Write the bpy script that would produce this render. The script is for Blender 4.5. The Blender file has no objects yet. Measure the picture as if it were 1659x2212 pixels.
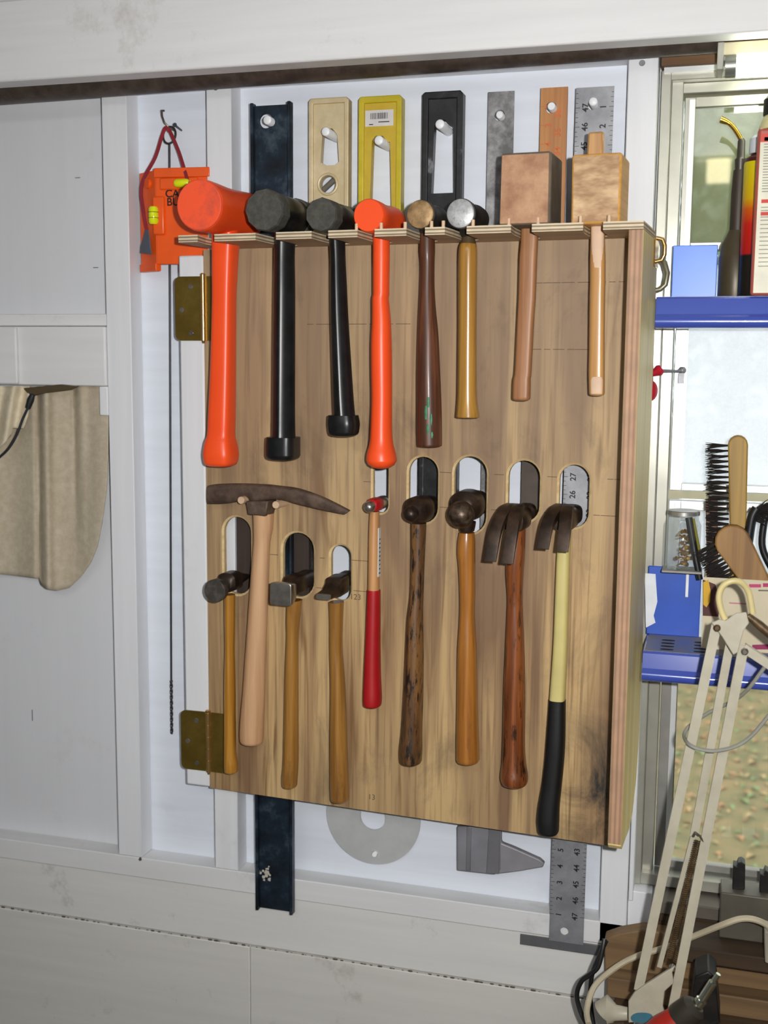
import bpy, bmesh, math, random
import numpy as np
from mathutils import Vector, Matrix
random.seed(4)
S = bpy.context.scene
COL = S.collection
rad = math.radians

# ------------------------------------------------------------------ camera
RES_X, RES_Y, FOC = 1659.0, 2212.0, 2500.0
CAM = np.array([0.0, -1.66, 1.55])
R = np.array([[0.96100093, 0.04347967, -0.27310571],
              [0.27643486, -0.12314659, 0.95311001],
              [0.00780887, -0.99143554, -0.13036328]])
cd = bpy.data.cameras.new('camera'); co = bpy.data.objects.new('camera', cd); COL.objects.link(co)
cd.sensor_fit = 'VERTICAL'; cd.sensor_height = 36.0; cd.lens = FOC / RES_Y * 36.0
cd.dof.use_dof = True; cd.dof.focus_distance = 1.62; cd.dof.aperture_fstop = 4.8
cd.clip_start = 0.02; cd.clip_end = 200
m4 = Matrix(((R[0][0], -R[0][1], -R[0][2], CAM[0]), (R[1][0], -R[1][1], -R[1][2], CAM[1]),
             (R[2][0], -R[2][1], -R[2][2], CAM[2]), (0, 0, 0, 1)))
co.matrix_world = m4
S.camera = co

# ------------------------------------------------------------------ light and exposure
S.view_settings.view_transform = 'Standard'; S.view_settings.look = 'None'
S.view_settings.gamma = 1.0; S.view_settings.exposure = 0.0
FLASH_W, FILL_W, TUBE_E, SKY_E, SUN_E = 88.0, 26.0, 13.0, 2.25, 2.2
wd = bpy.data.worlds.new('world'); S.world = wd; wd.use_nodes = True
nt = wd.node_tree; nt.nodes['Background'].inputs[0].default_value = (0.86, 0.93, 1.0, 1)
nt.nodes['Background'].inputs[1].default_value = SKY_E


def lamp(name, kind, loc, energy, color=(1, 1, 1), aim=None, **kw):
    l = bpy.data.lights.new(name, kind); l.energy = energy; l.color = color
    for k, v in kw.items(): setattr(l, k, v)
    o = bpy.data.objects.new(name, l); COL.objects.link(o); o.location = loc
    if aim is not None:
        o.rotation_euler = (Vector(aim) - Vector(loc)).to_track_quat('-Z', 'Y').to_euler()
    return o


lamp('camera_flash', 'SPOT', (0.072, -1.64, 1.585), FLASH_W, (1.0, 0.99, 0.975), aim=(-0.36, 0, 1.50),
     spot_size=rad(112), spot_blend=1.0, shadow_soft_size=0.014)
lamp('added_ceiling_fill', 'AREA', (-0.3, -2.3, 2.40), FILL_W, (0.96, 0.98, 1.0), aim=(-0.3, -2.0, 0),  # unseen overhead fill, added for ambient light behind the camera
     shape='RECTANGLE', size=2.4, size_y=1.2)
lamp('sun', 'SUN', (3, -3, 8), SUN_E, (1.0, 0.93, 0.8), aim=(4.2, 3.5, 0), angle=rad(1.0))


# ------------------------------------------------------------------ projection of photo measurements on real planes
def ray(px, py):
    return R @ np.array([(px - 829.5) / FOC, (py - 1106.0) / FOC, 1.0])


def WY(px, py, y):            # point on the wall-parallel plane at depth y -> (x, z)
    d = ray(px, py); t = (y - CAM[1]) / d[1]; p = CAM + d * t
    return p[0], p[2]


def W3(px, py, y):
    x, z = WY(px, py, y); return (x, y, z)


TH = rad(3.57)
U = np.array([math.cos(TH), -math.sin(TH), 0.0]); WV = np.array([-math.sin(TH), -math.cos(TH), 0.0])
HG = np.array([-0.7553, -0.024, 0.0])


def DP(px, py, w):            # point on a plane of the rack door, w in front of its board -> (u, z)
    d = ray(px, py); t = ((HG + WV * w - CAM) @ WV) / (d @ WV); p = CAM + d * t
    return (p - HG) @ U, p[2]


def UP(px, py, u):            # at a given u of the door -> (w, z)
    d = ray(px, py); t = ((HG - CAM) @ U + u) / (d @ U); p = CAM + d * t
    return (p - HG) @ WV, p[2]


# ------------------------------------------------------------------ mesh builder
class MB:
    def __init__(s): s.v = []; s.f = []; s.m = []

    def add(s, vs, fs, mi=0):
        o = len(s.v); s.v += [tuple(v) for v in vs]
        for f in fs: s.f.append(tuple(i + o for i in f)); s.m.append(mi)
        return s

    def box(s, x0, x1, y0, y1, z0, z1, mi=0):
        v = [(x, y, z) for z in (z0, z1) for y in (y0, y1) for x in (x0, x1)]
        return s.add(v, [(0, 2, 3, 1), (4, 5, 7, 6), (0, 1, 5, 4), (2, 6, 7, 3), (0, 4, 6, 2), (1, 3, 7, 5)], mi)

    def loft(s, rings, mi=0, cap=True, closed=False):
        n = len(rings[0]); v = [p for r in rings for p in r]; f = []
        k = len(rings)
        for i in range(k if closed else k - 1):
            a = i * n; b = ((i + 1) % k) * n
            for j in range(n): f.append((a + j, a + (j + 1) % n, b + (j + 1) % n, b + j))
        if cap and not closed:
            f.append(tuple(range(n))[::-1]); f.append(tuple((k - 1) * n + i for i in range(n)))
        return s.add(v, f, mi)

    def tube(s, path, r, n=10, mi=0, closed=False, sq=1.0):
        P = [Vector(p) for p in path]; k = len(P); rr = r if isinstance(r, (list, tuple)) else [r] * k
        rings = []; up = None
        for i, p in enumerate(P):
            if closed: t = P[(i + 1) % k] - P[i - 1]
            else: t = P[min(i + 1, k - 1)] - P[max(i - 1, 0)]
            t.normalize()
            if up is None:
                up = Vector((0, 0, 1)) if abs(t.z) < .9 else Vector((0, 1, 0))
            sd = t.cross(up)
            if sd.length < 1e-5: sd = t.cross(Vector((1, 0, 0)))
            sd.normalize(); up = sd.cross(t).normalized()
            rings.append([p + (sd * math.cos(a) + up * math.sin(a) * sq) * rr[i] for a in [2 * math.pi * j / n for j in range(n)]])
        return s.loft(rings, mi, True, closed)

    def cyl(s, p0, p1, r0, r1=None, n=20, mi=0):
        r1 = r0 if r1 is None else r1
        return s.tube([p0, p1], [r0, r1], n, mi)

    def prism(s, pts, fn, d0, d1, mi=0, mside=None):
        """2D outline extruded; fn(a, b, d) -> xyz"""
        n = len(pts)
        s.add([fn(a, b, d0) for a, b in pts], [tuple(range(n))], mi)
        s.add([fn(a, b, d1) for a, b in pts], [tuple(range(n))[::-1]], mi)
        v = [fn(a, b, d) for d in (d0, d1) for a, b in pts]
        return s.add(v, [(j, (j + 1) % n, n + (j + 1) % n, n + j) for j in range(n)], mi if mside is None else mside)

    def sphere(s, c, r, n=16, mi=0, sc=(1, 1, 1)):
        rings = []
        for i in range(1, n // 2):
            a = math.pi * i / (n // 2)
            rings.append([(c[0] + r * sc[0] * math.sin(a) * math.cos(b), c[1] + r * sc[1] * math.sin(a) * math.sin(b), c[2] + r * sc[2] * math.cos(a))
                          for b in [2 * math.pi * j / n for j in range(n)]])
        return s.loft(rings, mi)


BASE = {}


def finish(me, smooth, ang):
    bm = bmesh.new(); bm.from_mesh(me)
    bmesh.ops.remove_doubles(bm, verts=bm.verts, dist=1e-6)
    bmesh.ops.recalc_face_normals(bm, faces=bm.faces)
    bm.to_mesh(me); bm.free()
    if smooth:
        me.shade_smooth(); me.set_sharp_from_angle(angle=rad(ang))


def link(name, mb, mats, base=(0, 0, 0), parent=None, smooth=True, ang=38, bevel=0, label=None):
    me = bpy.data.meshes.new(name)
    b = Vector(base)
    me.from_pydata([Vector(v) - b for v in mb.v], [], mb.f)
    for m in (mats if isinstance(mats, (list, tuple)) else [mats]): me.materials.append(m)
    for i, p in enumerate(me.polygons): p.material_index = mb.m[i]
    finish(me, smooth, ang)
    o = bpy.data.objects.new(name, me); COL.objects.link(o)
    if parent is not None: o.parent = parent
    if bevel:
        md = o.modifiers.new('bevel', 'BEVEL'); md.width = bevel; md.segments = 2; md.limit_method = 'ANGLE'; md.angle_limit = rad(50)
        md.harden_normals = False
    if label: o['label'] = label
    return o


def tag(o, label, cat, group=None):
    o['label'] = label; o['category'] = cat
    if group: o['group'] = group
    return o


def thing(name, label, cat, base=(0, 0, 0), group=None, door=False):
    """Empty at the thing's base; door=True: mesh data are given in the rack door's frame (u, -w, z)"""
    o = bpy.data.objects.new(name, None); COL.objects.link(o); o.empty_display_size = .02
    if door:
        p = HG + U * base[0] + WV * (-base[1]); o.location = (p[0], p[1], base[2]); o.rotation_euler = (0, 0, -TH)
    else: o.location = base
    BASE[o.name] = base
    return tag(o, label, cat, group)


def part(root, name, mb, mats, sub=None, **kw):
    return link(name, mb, mats, BASE[root.name], sub or root, **kw)


def solo(name, mb, mats, label, cat, base=(0, 0, 0), group=None, door=False, **kw):
    o = link(name, mb, mats, base, None, **kw)
    if door:
        p = HG + U * base[0] + WV * (-base[1]); o.location = (p[0], p[1], base[2]); o.rotation_euler = (0, 0, -TH)
    else: o.location = base
    return tag(o, label, cat, group)


def struct(name, mb, mats, parent=None, **kw):
    o = link(name, mb, mats, (0, 0, 0), parent, **kw)
    if parent is None: o['kind'] = 'structure'
    return o


_glyph = {}


def glyphs(mb, txt, size, fn, mi=0, spacing=1.0, bold=.022):
    """flat lettering: fn(x, y) -> xyz"""
    key = (txt,)
    if key not in _glyph:
        cu = bpy.data.curves.new('t', 'FONT'); cu.body = txt; cu.align_x = 'CENTER'; cu.align_y = 'CENTER'; cu.size = 1.0; cu.space_character = spacing
        cu.resolution_u = 3; cu.offset = bold
        ob = bpy.data.objects.new('t', cu); COL.objects.link(ob)
        dg = bpy.context.evaluated_depsgraph_get(); dg.update()
        me = bpy.data.meshes.new_from_object(ob.evaluated_get(dg))
        _glyph[key] = ([tuple(v.co) for v in me.vertices], [tuple(p.vertices) for p in me.polygons])
        bpy.data.objects.remove(ob); bpy.data.curves.remove(cu); bpy.data.meshes.remove(me)
    v, f = _glyph[key]
    mb.add([fn(a[0] * size, a[1] * size) for a in v], f, mi)


def cr(pts, k=6):
    """Catmull-Rom through n-dimensional points"""
    P = [np.array(p, float) for p in pts]; out = []
    for i in range(len(P) - 1):
        a, b, c, d = P[max(i - 1, 0)], P[i], P[i + 1], P[min(i + 2, len(P) - 1)]
        for j in range(k):
            t = j / k
            out.append(.5 * (2 * b + (c - a) * t + (2 * a - 5 * b + 4 * c - d) * t * t + (3 * b - a - 3 * c + d) * t ** 3))
    out.append(P[-1]); return out


# ------------------------------------------------------------------ materials
def lin(c):
    if isinstance(c, str):
        c = c.lstrip('#'); c = [int(c[i:i + 2], 16) / 255 for i in (0, 2, 4)]
        c = [x / 12.92 if x <= .04045 else ((x + .055) / 1.055) ** 2.4 for x in c]
    return (c[0], c[1], c[2], 1.0)


def _mat(name):
    m = bpy.data.materials.new(name); m.use_nodes = True
    n = m.node_tree.nodes; return m, n, m.node_tree.links, n['Principled BSDF']


def plain(name, c, rough=.5, metal=0.0, var=.12, scale=30, spec=None, bump=0.0, coat=0.0, emit=None, estr=0):
    m, n, l, b = _mat(name); c = lin(c)
    b.inputs['Roughness'].default_value = rough; b.inputs['Metallic'].default_value = metal
    if coat: b.inputs['Coat Weight'].default_value = coat; b.inputs['Coat Roughness'].default_value = .12
    tc = n.new('ShaderNodeTexCoord'); nz = n.new('ShaderNodeTexNoise'); nz.inputs['Scale'].default_value = scale; nz.inputs['Detail'].default_value = 5
    l.new(tc.outputs['Object'], nz.inputs['Vector'])
    rp = n.new('ShaderNodeValToRGB'); rp.color_ramp.elements[0].position = .3; rp.color_ramp.elements[1].position = .7
    rp.color_ramp.elements[0].color = tuple(x * (1 - var) for x in c[:3]) + (1,)
    rp.color_ramp.elements[1].color = tuple(min(1, x * (1 + var)) for x in c[:3]) + (1,)
    l.new(nz.outputs['Fac'], rp.inputs['Fac']); l.new(rp.outputs['Color'], b.inputs['Base Color'])
    if bump:
        bp = n.new('ShaderNodeBump'); bp.inputs['Strength'].default_value = bump; bp.inputs['Distance'].default_value = .002
        l.new(nz.outputs['Fac'], bp.inputs['Height']); l.new(bp.outputs['Normal'], b.inputs['Normal'])
    if emit is not None:
        b.inputs['Emission Color'].default_value = lin(emit); b.inputs['Emission Strength'].default_value = estr
    return m


def worn(name, c1, c2, scale=60, lo=.45, hi=.6, rough=.5, metal=0.0, bump=.2, detail=8, sc3=(1, 1, 1), c3=None, coat=0):
    """two (or three) tones in irregular patches: wear, rust, dirt"""
    m, n, l, b = _mat(name)
    b.inputs['Roughness'].default_value = rough; b.inputs['Metallic'].default_value = metal
    if coat: b.inputs['Coat Weight'].default_value = coat
    tc = n.new('ShaderNodeTexCoord'); mp = n.new('ShaderNodeMapping'); mp.inputs['Scale'].default_value = sc3
    nz = n.new('ShaderNodeTexNoise'); nz.inputs['Scale'].default_value = scale; nz.inputs['Detail'].default_value = detail; nz.inputs['Roughness'].default_value = .65
    l.new(tc.outputs['Object'], mp.inputs['Vector']); l.new(mp.outputs['Vector'], nz.inputs['Vector'])
    rp = n.new('ShaderNodeValToRGB'); e = rp.color_ramp.elements
    e[0].position = lo; e[1].position = hi; e[0].color = lin(c1); e[1].color = lin(c2)
    if c3 is not None:
        x = e.new(min(.95, hi + .12)); x.color = lin(c3)
    l.new(nz.outputs['Fac'], rp.inputs['Fac']); l.new(rp.outputs['Color'], b.inputs['Base Color'])
    if bump:
        bp = n.new('ShaderNodeBump'); bp.inputs['Strength'].default_value = bump; bp.inputs['Distance'].default_value = .001
        l.new(nz.outputs['Fac'], bp.inputs['Height']); l.new(bp.outputs['Normal'], b.inputs['Normal'])
    return m


def wood(name, c1, c2, c3=None, scale=1.0, rough=.5, axis='z', coat=0.0, streak=.5, blotch=None):
    """grain stretched along one axis"""
    st = {'z': (90, 90, 3.2), 'x': (3.2, 90, 90), 'y': (90, 3.2, 90)}[axis]
    m, n, l, b = _mat(name)
    b.inputs['Roughness'].default_value = rough
    if coat: b.inputs['Coat Weight'].default_value = coat; b.inputs['Coat Roughness'].default_value = .15
    tc = n.new('ShaderNodeTexCoord'); mp = n.new('ShaderNodeMapping'); mp.inputs['Scale'].default_value = tuple(a * scale for a in st)
    l.new(tc.outputs['Object'], mp.inputs['Vector'])
    nz = n.new('ShaderNodeTexNoise'); nz.inputs['Scale'].default_value = 1.0; nz.inputs['Detail'].default_value = 6; nz.inputs['Roughness'].default_value = .6; nz.inputs['Distortion'].default_value = streak
    l.new(mp.outputs['Vector'], nz.inputs['Vector'])
    rp = n.new('ShaderNodeValToRGB'); e = rp.color_ramp.elements
    e[0].position = .34; e[1].position = .64; e[0].color = lin(c1); e[1].color = lin(c2)
    if c3 is not None: x = e.new(.5); x.color = lin(c3)
    l.new(nz.outputs['Fac'], rp.inputs['Fac'])
    out = rp.outputs['Color']
    if blotch is not None:
        mb_ = n.new('ShaderNodeMapping'); mb_.inputs['Scale'].default_value = tuple(2.6 if a > 10 else .55 for a in st); l.new(tc.outputs['Object'], mb_.inputs['Vector'])
        nb = n.new('ShaderNodeTexNoise'); nb.inputs['Scale'].default_value = blotch[1]; nb.inputs['Detail'].default_value = 6; nb.inputs['Roughness'].default_value = .7
        l.new(mb_.outputs['Vector'], nb.inputs['Vector'])
        r2 = n.new('ShaderNodeValToRGB'); r2.color_ramp.elements[0].position = blotch[2]; r2.color_ramp.elements[1].position = blotch[3]
        l.new(nb.outputs['Fac'], r2.inputs['Fac'])
        mx = n.new('ShaderNodeMix'); mx.data_type = 'RGBA'; l.new(r2.outputs['Color'], mx.inputs['Factor'])
        l.new(out, mx.inputs['A']); mx.inputs['B'].default_value = lin(blotch[0]); out = mx.outputs['Result']
    l.new(out, b.inputs['Base Color'])
    bp = n.new('ShaderNodeBump'); bp.inputs['Strength'].default_value = .12; bp.inputs['Distance'].default_value = .001
    l.new(nz.outputs['Fac'], bp.inputs['Height']); l.new(bp.outputs['Normal'], b.inputs['Normal'])
    return m


def plyface(name):
    """old fir plywood face: cathedral grain, grey dirt, dark stain low on the right"""
    m, n, l, b = _mat(name); b.inputs['Roughness'].default_value = .62
    tc = n.new('ShaderNodeTexCoord')

    def noise(sc, scale, det=5, dist=0.0, ro=.55):
        mp = n.new('ShaderNodeMapping'); mp.inputs['Scale'].default_value = sc
        l.new(tc.outputs['Object'], mp.inputs['Vector'])
        z = n.new('ShaderNodeTexNoise'); z.inputs['Scale'].default_value = scale; z.inputs['Detail'].default_value = det
        z.inputs['Distortion'].default_value = dist; z.inputs['Roughness'].default_value = ro
        l.new(mp.outputs['Vector'], z.inputs['Vector']); return z.outputs['Fac']

    def ramp(f, p0, c0, p1, c1):
        r = n.new('ShaderNodeValToRGB'); r.color_ramp.elements[0].position = p0; r.color_ramp.elements[1].position = p1
        r.color_ramp.elements[0].color = lin(c0); r.color_ramp.elements[1].color = lin(c1); l.new(f, r.inputs['Fac']); return r.outputs['Color']

    def mix(a, bb, f, kind='MIX'):
        x = n.new('ShaderNodeMix'); x.data_type = 'RGBA'; x.blend_type = kind
        for s_, v in (('A', a), ('B', bb), ('Factor', f)):
            if hasattr(v, 'is_linked'): l.new(v, x.inputs[s_])
            else: x.inputs[s_].default_value = v if s_ == 'Factor' else lin(v)
        return x.outputs['Result']

    broad = noise((14, 1, 1.0), 1.0, 3, 1.2)
    fine = noise((160, 1, 5), 1.0, 4, .3)
    col = ramp(broad, .38, '#84664a', .64, '#c6a675')
    col = mix(col, '#6f5236', ramp(fine, .50, (0, 0, 0), .72, (.75, .75, .75)))
    # long brown cathedral streaks
    cath = noise((22, 1, 1.6), 1.0, 2, 2.6)
    col = mix(col, '#7d5a34', ramp(cath, .60, (0, 0, 0), .72, (.8, .8, .8)))
    # greyer towards the top
    sx = n.new('ShaderNodeSeparateXYZ'); l.new(tc.outputs['Object'], sx.inputs['Vector'])
    mr = n.new('ShaderNodeMapRange'); mr.inputs['From Min'].default_value = .25; mr.inputs['From Max'].default_value = .85
    mr.inputs['To Min'].default_value = 0; mr.inputs['To Max'].default_value = .6; l.new(sx.outputs['Z'], mr.inputs['Value'])
    col = mix(col, '#a08a72', mr.outputs['Result'])
    dirt = noise((5, 1, 3), 1.6, 6, .4, .7)
    col = mix(col, '#5d5040', ramp(dirt, .56, (0, 0, 0), .74, (.55, .55, .55)))
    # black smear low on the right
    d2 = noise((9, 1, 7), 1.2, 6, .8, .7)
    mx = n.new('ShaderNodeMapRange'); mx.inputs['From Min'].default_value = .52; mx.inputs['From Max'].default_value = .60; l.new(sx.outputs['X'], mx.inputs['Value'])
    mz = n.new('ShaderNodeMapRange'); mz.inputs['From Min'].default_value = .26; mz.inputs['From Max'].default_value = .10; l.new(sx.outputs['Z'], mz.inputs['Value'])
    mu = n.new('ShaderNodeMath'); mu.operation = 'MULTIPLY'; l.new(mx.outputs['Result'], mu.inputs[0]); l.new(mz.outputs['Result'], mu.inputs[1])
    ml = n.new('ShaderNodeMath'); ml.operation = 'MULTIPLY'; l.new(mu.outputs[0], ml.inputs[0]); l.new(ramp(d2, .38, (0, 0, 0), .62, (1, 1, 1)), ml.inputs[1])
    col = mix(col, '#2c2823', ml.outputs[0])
    l.new(col, b.inputs['Base Color'])
    bp = n.new('ShaderNodeBump'); bp.inputs['Strength'].default_value = .15; bp.inputs['Distance'].default_value = .001
    l.new(fine, bp.inputs['Height']); l.new(bp.outputs['Normal'], b.inputs['Normal'])
    return m


def plyedge(name, axis, period, ca='#d8bf92', cb='#8a6a48', voids=True):
    """laminated edge, thin glue lines"""
    m, n, l, b = _mat(name); b.inputs['Roughness'].default_value = .65
    tc = n.new('ShaderNodeTexCoord'); wv = n.new('ShaderNodeTexWave'); wv.wave_type = 'BANDS'; wv.bands_direction = axis
    wv.inputs['Scale'].default_value = math.pi / (10 * period) ; wv.inputs['Distortion'].default_value = .25; wv.inputs['Detail'].default_value = 1
    l.new(tc.outputs['Object'], wv.inputs['Vector'])
    r = n.new('ShaderNodeValToRGB'); r.color_ramp.elements[0].position = .25; r.color_ramp.elements[1].position = .6
    r.color_ramp.elements[0].color = lin(cb); r.color_ramp.elements[1].color = lin(ca)
    l.new(wv.outputs['Fac'], r.inputs['Fac']); out = r.outputs['Color']
    nz = n.new('ShaderNodeTexNoise'); nz.inputs['Scale'].default_value = 45; nz.inputs['Detail'].default_value = 4
    l.new(tc.outputs['Object'], nz.inputs['Vector'])
    mx = n.new('ShaderNodeMix'); mx.data_type = 'RGBA'; mx.blend_type = 'MULTIPLY'; mx.inputs['Factor'].default_value = .5
    l.new(out, mx.inputs['A']); l.new(nz.outputs['Fac'], mx.inputs['B']); 
    b2 = n.new('ShaderNodeBrightContrast'); b2.inputs['Bright'].default_value = .07; l.new(mx.outputs['Result'], b2.inputs['Color'])
    l.new(b2.outputs['Color'], b.inputs['Base Color'])
    return m


def paint(name, c, dirt='#8a8578', amt=.3, scale=6, axis='z', rough=.55, var=.035):
    """brushed white wall paint with faint scuffs"""
    m, n, l, b = _mat(name); b.inputs['Roughness'].default_value = rough
    tc = n.new('ShaderNodeTexCoord')
    st = {'z': (60, 60, 4), 'x': (4, 60, 60)}[axis]
    mp = n.new('ShaderNodeMapping'); mp.inputs['Scale'].default_value = st; l.new(tc.outputs['Object'], mp.inputs['Vector'])
    nz = n.new('ShaderNodeTexNoise'); nz.inputs['Scale'].default_value = 1; nz.inputs['Detail'].default_value = 4; l.new(mp.outputs['Vector'], nz.inputs['Vector'])
    c = lin(c); r = n.new('ShaderNodeValToRGB'); r.color_ramp.elements[0].position = .3; r.color_ramp.elements[1].position = .7
    r.color_ramp.elements[0].color = tuple(x * (1 - var) for x in c[:3]) + (1,); r.color_ramp.elements[1].color = tuple(min(1, x * (1 + var)) for x in c[:3]) + (1,)
    l.new(nz.outputs['Fac'], r.inputs['Fac'])
    n2 = n.new('ShaderNodeTexNoise'); n2.inputs['Scale'].default_value = scale; n2.inputs['Detail'].default_value = 9; n2.inputs['Roughness'].default_value = .75
    l.new(tc.outputs['Object'], n2.inputs['Vector'])
    r2 = n.new('ShaderNodeValToRGB'); r2.color_ramp.elements[0].position = .58; r2.color_ramp.elements[1].position = .76
    r2.color_ramp.elements[1].color = (amt, amt, amt, 1); l.new(n2.outputs['Fac'], r2.inputs['Fac'])
    mx = n.new('ShaderNodeMix'); mx.data_type = 'RGBA'; l.new(r2.outputs['Color'], mx.inputs['Factor']); l.new(r.outputs['Color'], mx.inputs['A']); mx.inputs['B'].default_value = lin(dirt)
    l.new(mx.outputs['Result'], b.inputs['Base Color'])
    bp = n.new('ShaderNodeBump'); bp.inputs['Strength'].default_value = .12; bp.inputs['Distance'].default_value = .001
    l.new(nz.outputs['Fac'], bp.inputs['Height']); l.new(bp.outputs['Normal'], b.inputs['Normal'])
    return m


def pane(name, dirt=.2, gloss=.08, dirtc='#c9cfc4', tint=(1, 1, 1), rough=.02, trans=.0):
    """thin window glass: see-through, mirror sheen, film of dirt that scatters light"""
    m = bpy.data.materials.new(name); m.use_nodes = True; n = m.node_tree.nodes; l = m.node_tree.links
    n.remove(n['Principled BSDF']); out = n['Material Output']
    tr = n.new('ShaderNodeBsdfTransparent'); tr.inputs[0].default_value = lin(tint)
    gl = n.new('ShaderNodeBsdfGlossy'); gl.inputs['Roughness'].default_value = rough
    df = n.new('ShaderNodeBsdfDiffuse'); df.inputs[0].default_value = lin(dirtc)
    tl = n.new('ShaderNodeBsdfTranslucent'); tl.inputs[0].default_value = lin(dirtc)
    mt = n.new('ShaderNodeMixShader'); mt.inputs[0].default_value = .6; l.new(df.outputs[0], mt.inputs[1]); l.new(tl.outputs[0], mt.inputs[2])
    tc = n.new('ShaderNodeTexCoord'); nz = n.new('ShaderNodeTexNoise'); nz.inputs['Scale'].default_value = 22; nz.inputs['Detail'].default_value = 8; nz.inputs['Roughness'].default_value = .7
    l.new(tc.outputs['Object'], nz.inputs['Vector'])
    mr = n.new('ShaderNodeMapRange'); mr.inputs['From Min'].default_value = .35; mr.inputs['From Max'].default_value = .7
    mr.inputs['To Min'].default_value = dirt * .55 + trans; mr.inputs['To Max'].default_value = dirt * 1.5 + trans; l.new(nz.outputs['Fac'], mr.inputs['Value'])
    m1 = n.new('ShaderNodeMixShader'); l.new(mr.outputs['Result'], m1.inputs[0]); l.new(tr.outputs[0], m1.inputs[1]); l.new(mt.outputs[0], m1.inputs[2])
    m2 = n.new('ShaderNodeMixShader'); m2.inputs[0].default_value = gloss; l.new(m1.outputs[0], m2.inputs[1]); l.new(gl.outputs[0], m2.inputs[2])
    l.new(m2.outputs[0], out.inputs['Surface'])
    return m


WHITE = paint('white_stud_paint', '#e2e3e6', axis='z', amt=.2)
WHITEX = paint('white_rail_paint', '#dcdcdc', axis='x', amt=.45)
BEAMP = paint('white_beam_paint', '#e4e3e2', dirt='#8e7a66', amt=.5, scale=5, axis='x')
BAY = paint('bluish_light_panel_paint', '#dfe4ed', axis='x', amt=.12)  # bluish cast of the room light mixed into the white paint
BAYL = paint('left_panel_paint', '#d8d9dc', axis='z', amt=.2, var=.015)
BOARDP = paint('lower_board_paint', '#dcdad6', dirt='#6a6055', amt=.55, scale=9, axis='x')
BOARDP2 = paint('bottom_board_paint', '#d6d3cd', dirt='#6a6055', amt=.55, scale=8, axis='x')
GAP = plain('dark_gap_dirt', '#5a5148', .9)
ORANGE = plain('orange_hammer_plastic', '#ff5420', .38, var=.05, scale=12)
ORANGE2 = worn('orange_hammer_face', '#ff5a30', '#d8523a', 22, .5, .66, .6, bump=.05)
ORANGE3 = plain('orange_level_plastic', '#ee5a14', .35, var=.06)
BLACKH = worn('black_rubber_handle', '#0e0e0f', '#1f2021', 40, .4, .7, .33, bump=.05)
BLACKR = worn('black_rubber_face', '#403f3a', '#545249', 120, .4, .65, .8, bump=.25)
PLY = plyface('old_plywood_face')
PLYZ = plyedge('plywood_shelf_edge', 'Z', .0046, '#ead8b0', '#8c6c46')
PLYX = plyedge('plywood_side_edge', 'X', .0062, '#bf8d62', '#9f7148')
SIDEW = wood('pale_yellow_pine', '#d8c078', '#ead796', scale=.6, rough=.5)
SHELFW = wood('shelf_underside_wood', '#a88c6a', '#c0a585', axis='x', scale=.5, rough=.6)
BRASS = worn('dull_brass', '#7a6428', '#9a803c', 14, .4, .7, .38, .75, bump=.03)
BRASSP = plain('bright_brass', '#d9b272', .22, .9, var=.08)
STEEL = worn('dark_forged_steel', '#2b211b', '#4a3a2f', 45, .4, .65, .42, .55, bump=.25, c3='#6d5a49')
STEELB = worn('polished_steel', '#9b948a', '#c7c1b8', 30, .4, .65, .28, .9, bump=.05)
GREYSTEEL = worn('grey_steel_rule', '#77777a', '#94949a', 35, .4, .65, .45, .35, bump=.04)
PEGW = plain('white_painted_dowel', '#eceef0', .4)
PEGB = plain('pale_birch_dowel', '#d9b897', .55)

# ================================================================== SETTING
X_L, X_R = -3.2, 3.0
ZB, ZT = 0.0, 2.42
# wall behind the studs: left of the window, around the window opening
WIN_X0, WIN_X1, WIN_Z0, WIN_Z1 = -0.094, 1.15, 0.775, 1.985
mb = MB()
mb.box(X_L, -0.935, .038, .05, .70, 1.98)
struct('wall_back_left_panel', mb, BAYL)
mb = MB(); mb.box(-0.935, -0.097, .038, .05, .70, 1.98)
struct('wall_back', mb, BAY)
mb = MB(); mb.box(X_L, X_R, .05, .11, ZB, .70); mb.box(X_L, WIN_X0, .05, .11, .70, ZT); mb.box(WIN_X1, X_R, .05, .11, .70, ZT)
mb.box(WIN_X0, WIN_X1, .05, .11, WIN_Z1, ZT); mb.box(WIN_X0, WIN_X1, .05, .11, .70, WIN_Z0)
struct('wall_back_outer', mb, BAYL)


def stud(i, px0, px1, y0, y1, mat=WHITE, fy=0.0):
    pass


n_trim = [0]


def trim(x0, x1, y0, y1, z0, z1, mat=WHITE, bevel=.0015):
    n_trim[0] += 1
    return struct('trim_%d' % n_trim[0], MB().box(x0, x1, y0, y1, z0, z1), mat, bevel=bevel)


trim(-0.935, -0.892, 0, .038, .722, 2.02)                  # studs
trim(-0.759, -0.7185, 0.0, .038, .722, 2.02)
trim(-0.1365, -0.0965, 0.0, .0495, .69, 2.02)
trim(X_L, -0.097, .0, .038, .6865, .7215, WHITEX)           # sill rail under the bays
trim(X_L, -0.097, .004, .038, 1.957, 2.0, WHITE)            # plate above the bays
trim(X_L, -0.0618, .006, .05, .5945, .6862, BOARDP)         # upper board below the sill
trim(X_L, -.70, .002, .05, .20, .5925, BOARDP2)             # lower boards with a butt joint
trim(-.6992, -0.0618, .002, .05, .20, .5925, BOARDP2)
g = MB()
for i in range(90):                                          # crumbs of dirt along the ledge
    x = -1.25 + i * .0125 + random.uniform(-.005, .005); s = random.uniform(.0006, .0022)
    g.sphere((x, .0035, .5930 + s * .3), s, 6, sc=(2.2, .8, .8))
o = link('ledge_dirt', g, GAP); tag(o, 'crumbs of brown dirt along the ledge between the lower white boards', 'dirt'); o['kind'] = 'stuff'
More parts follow.
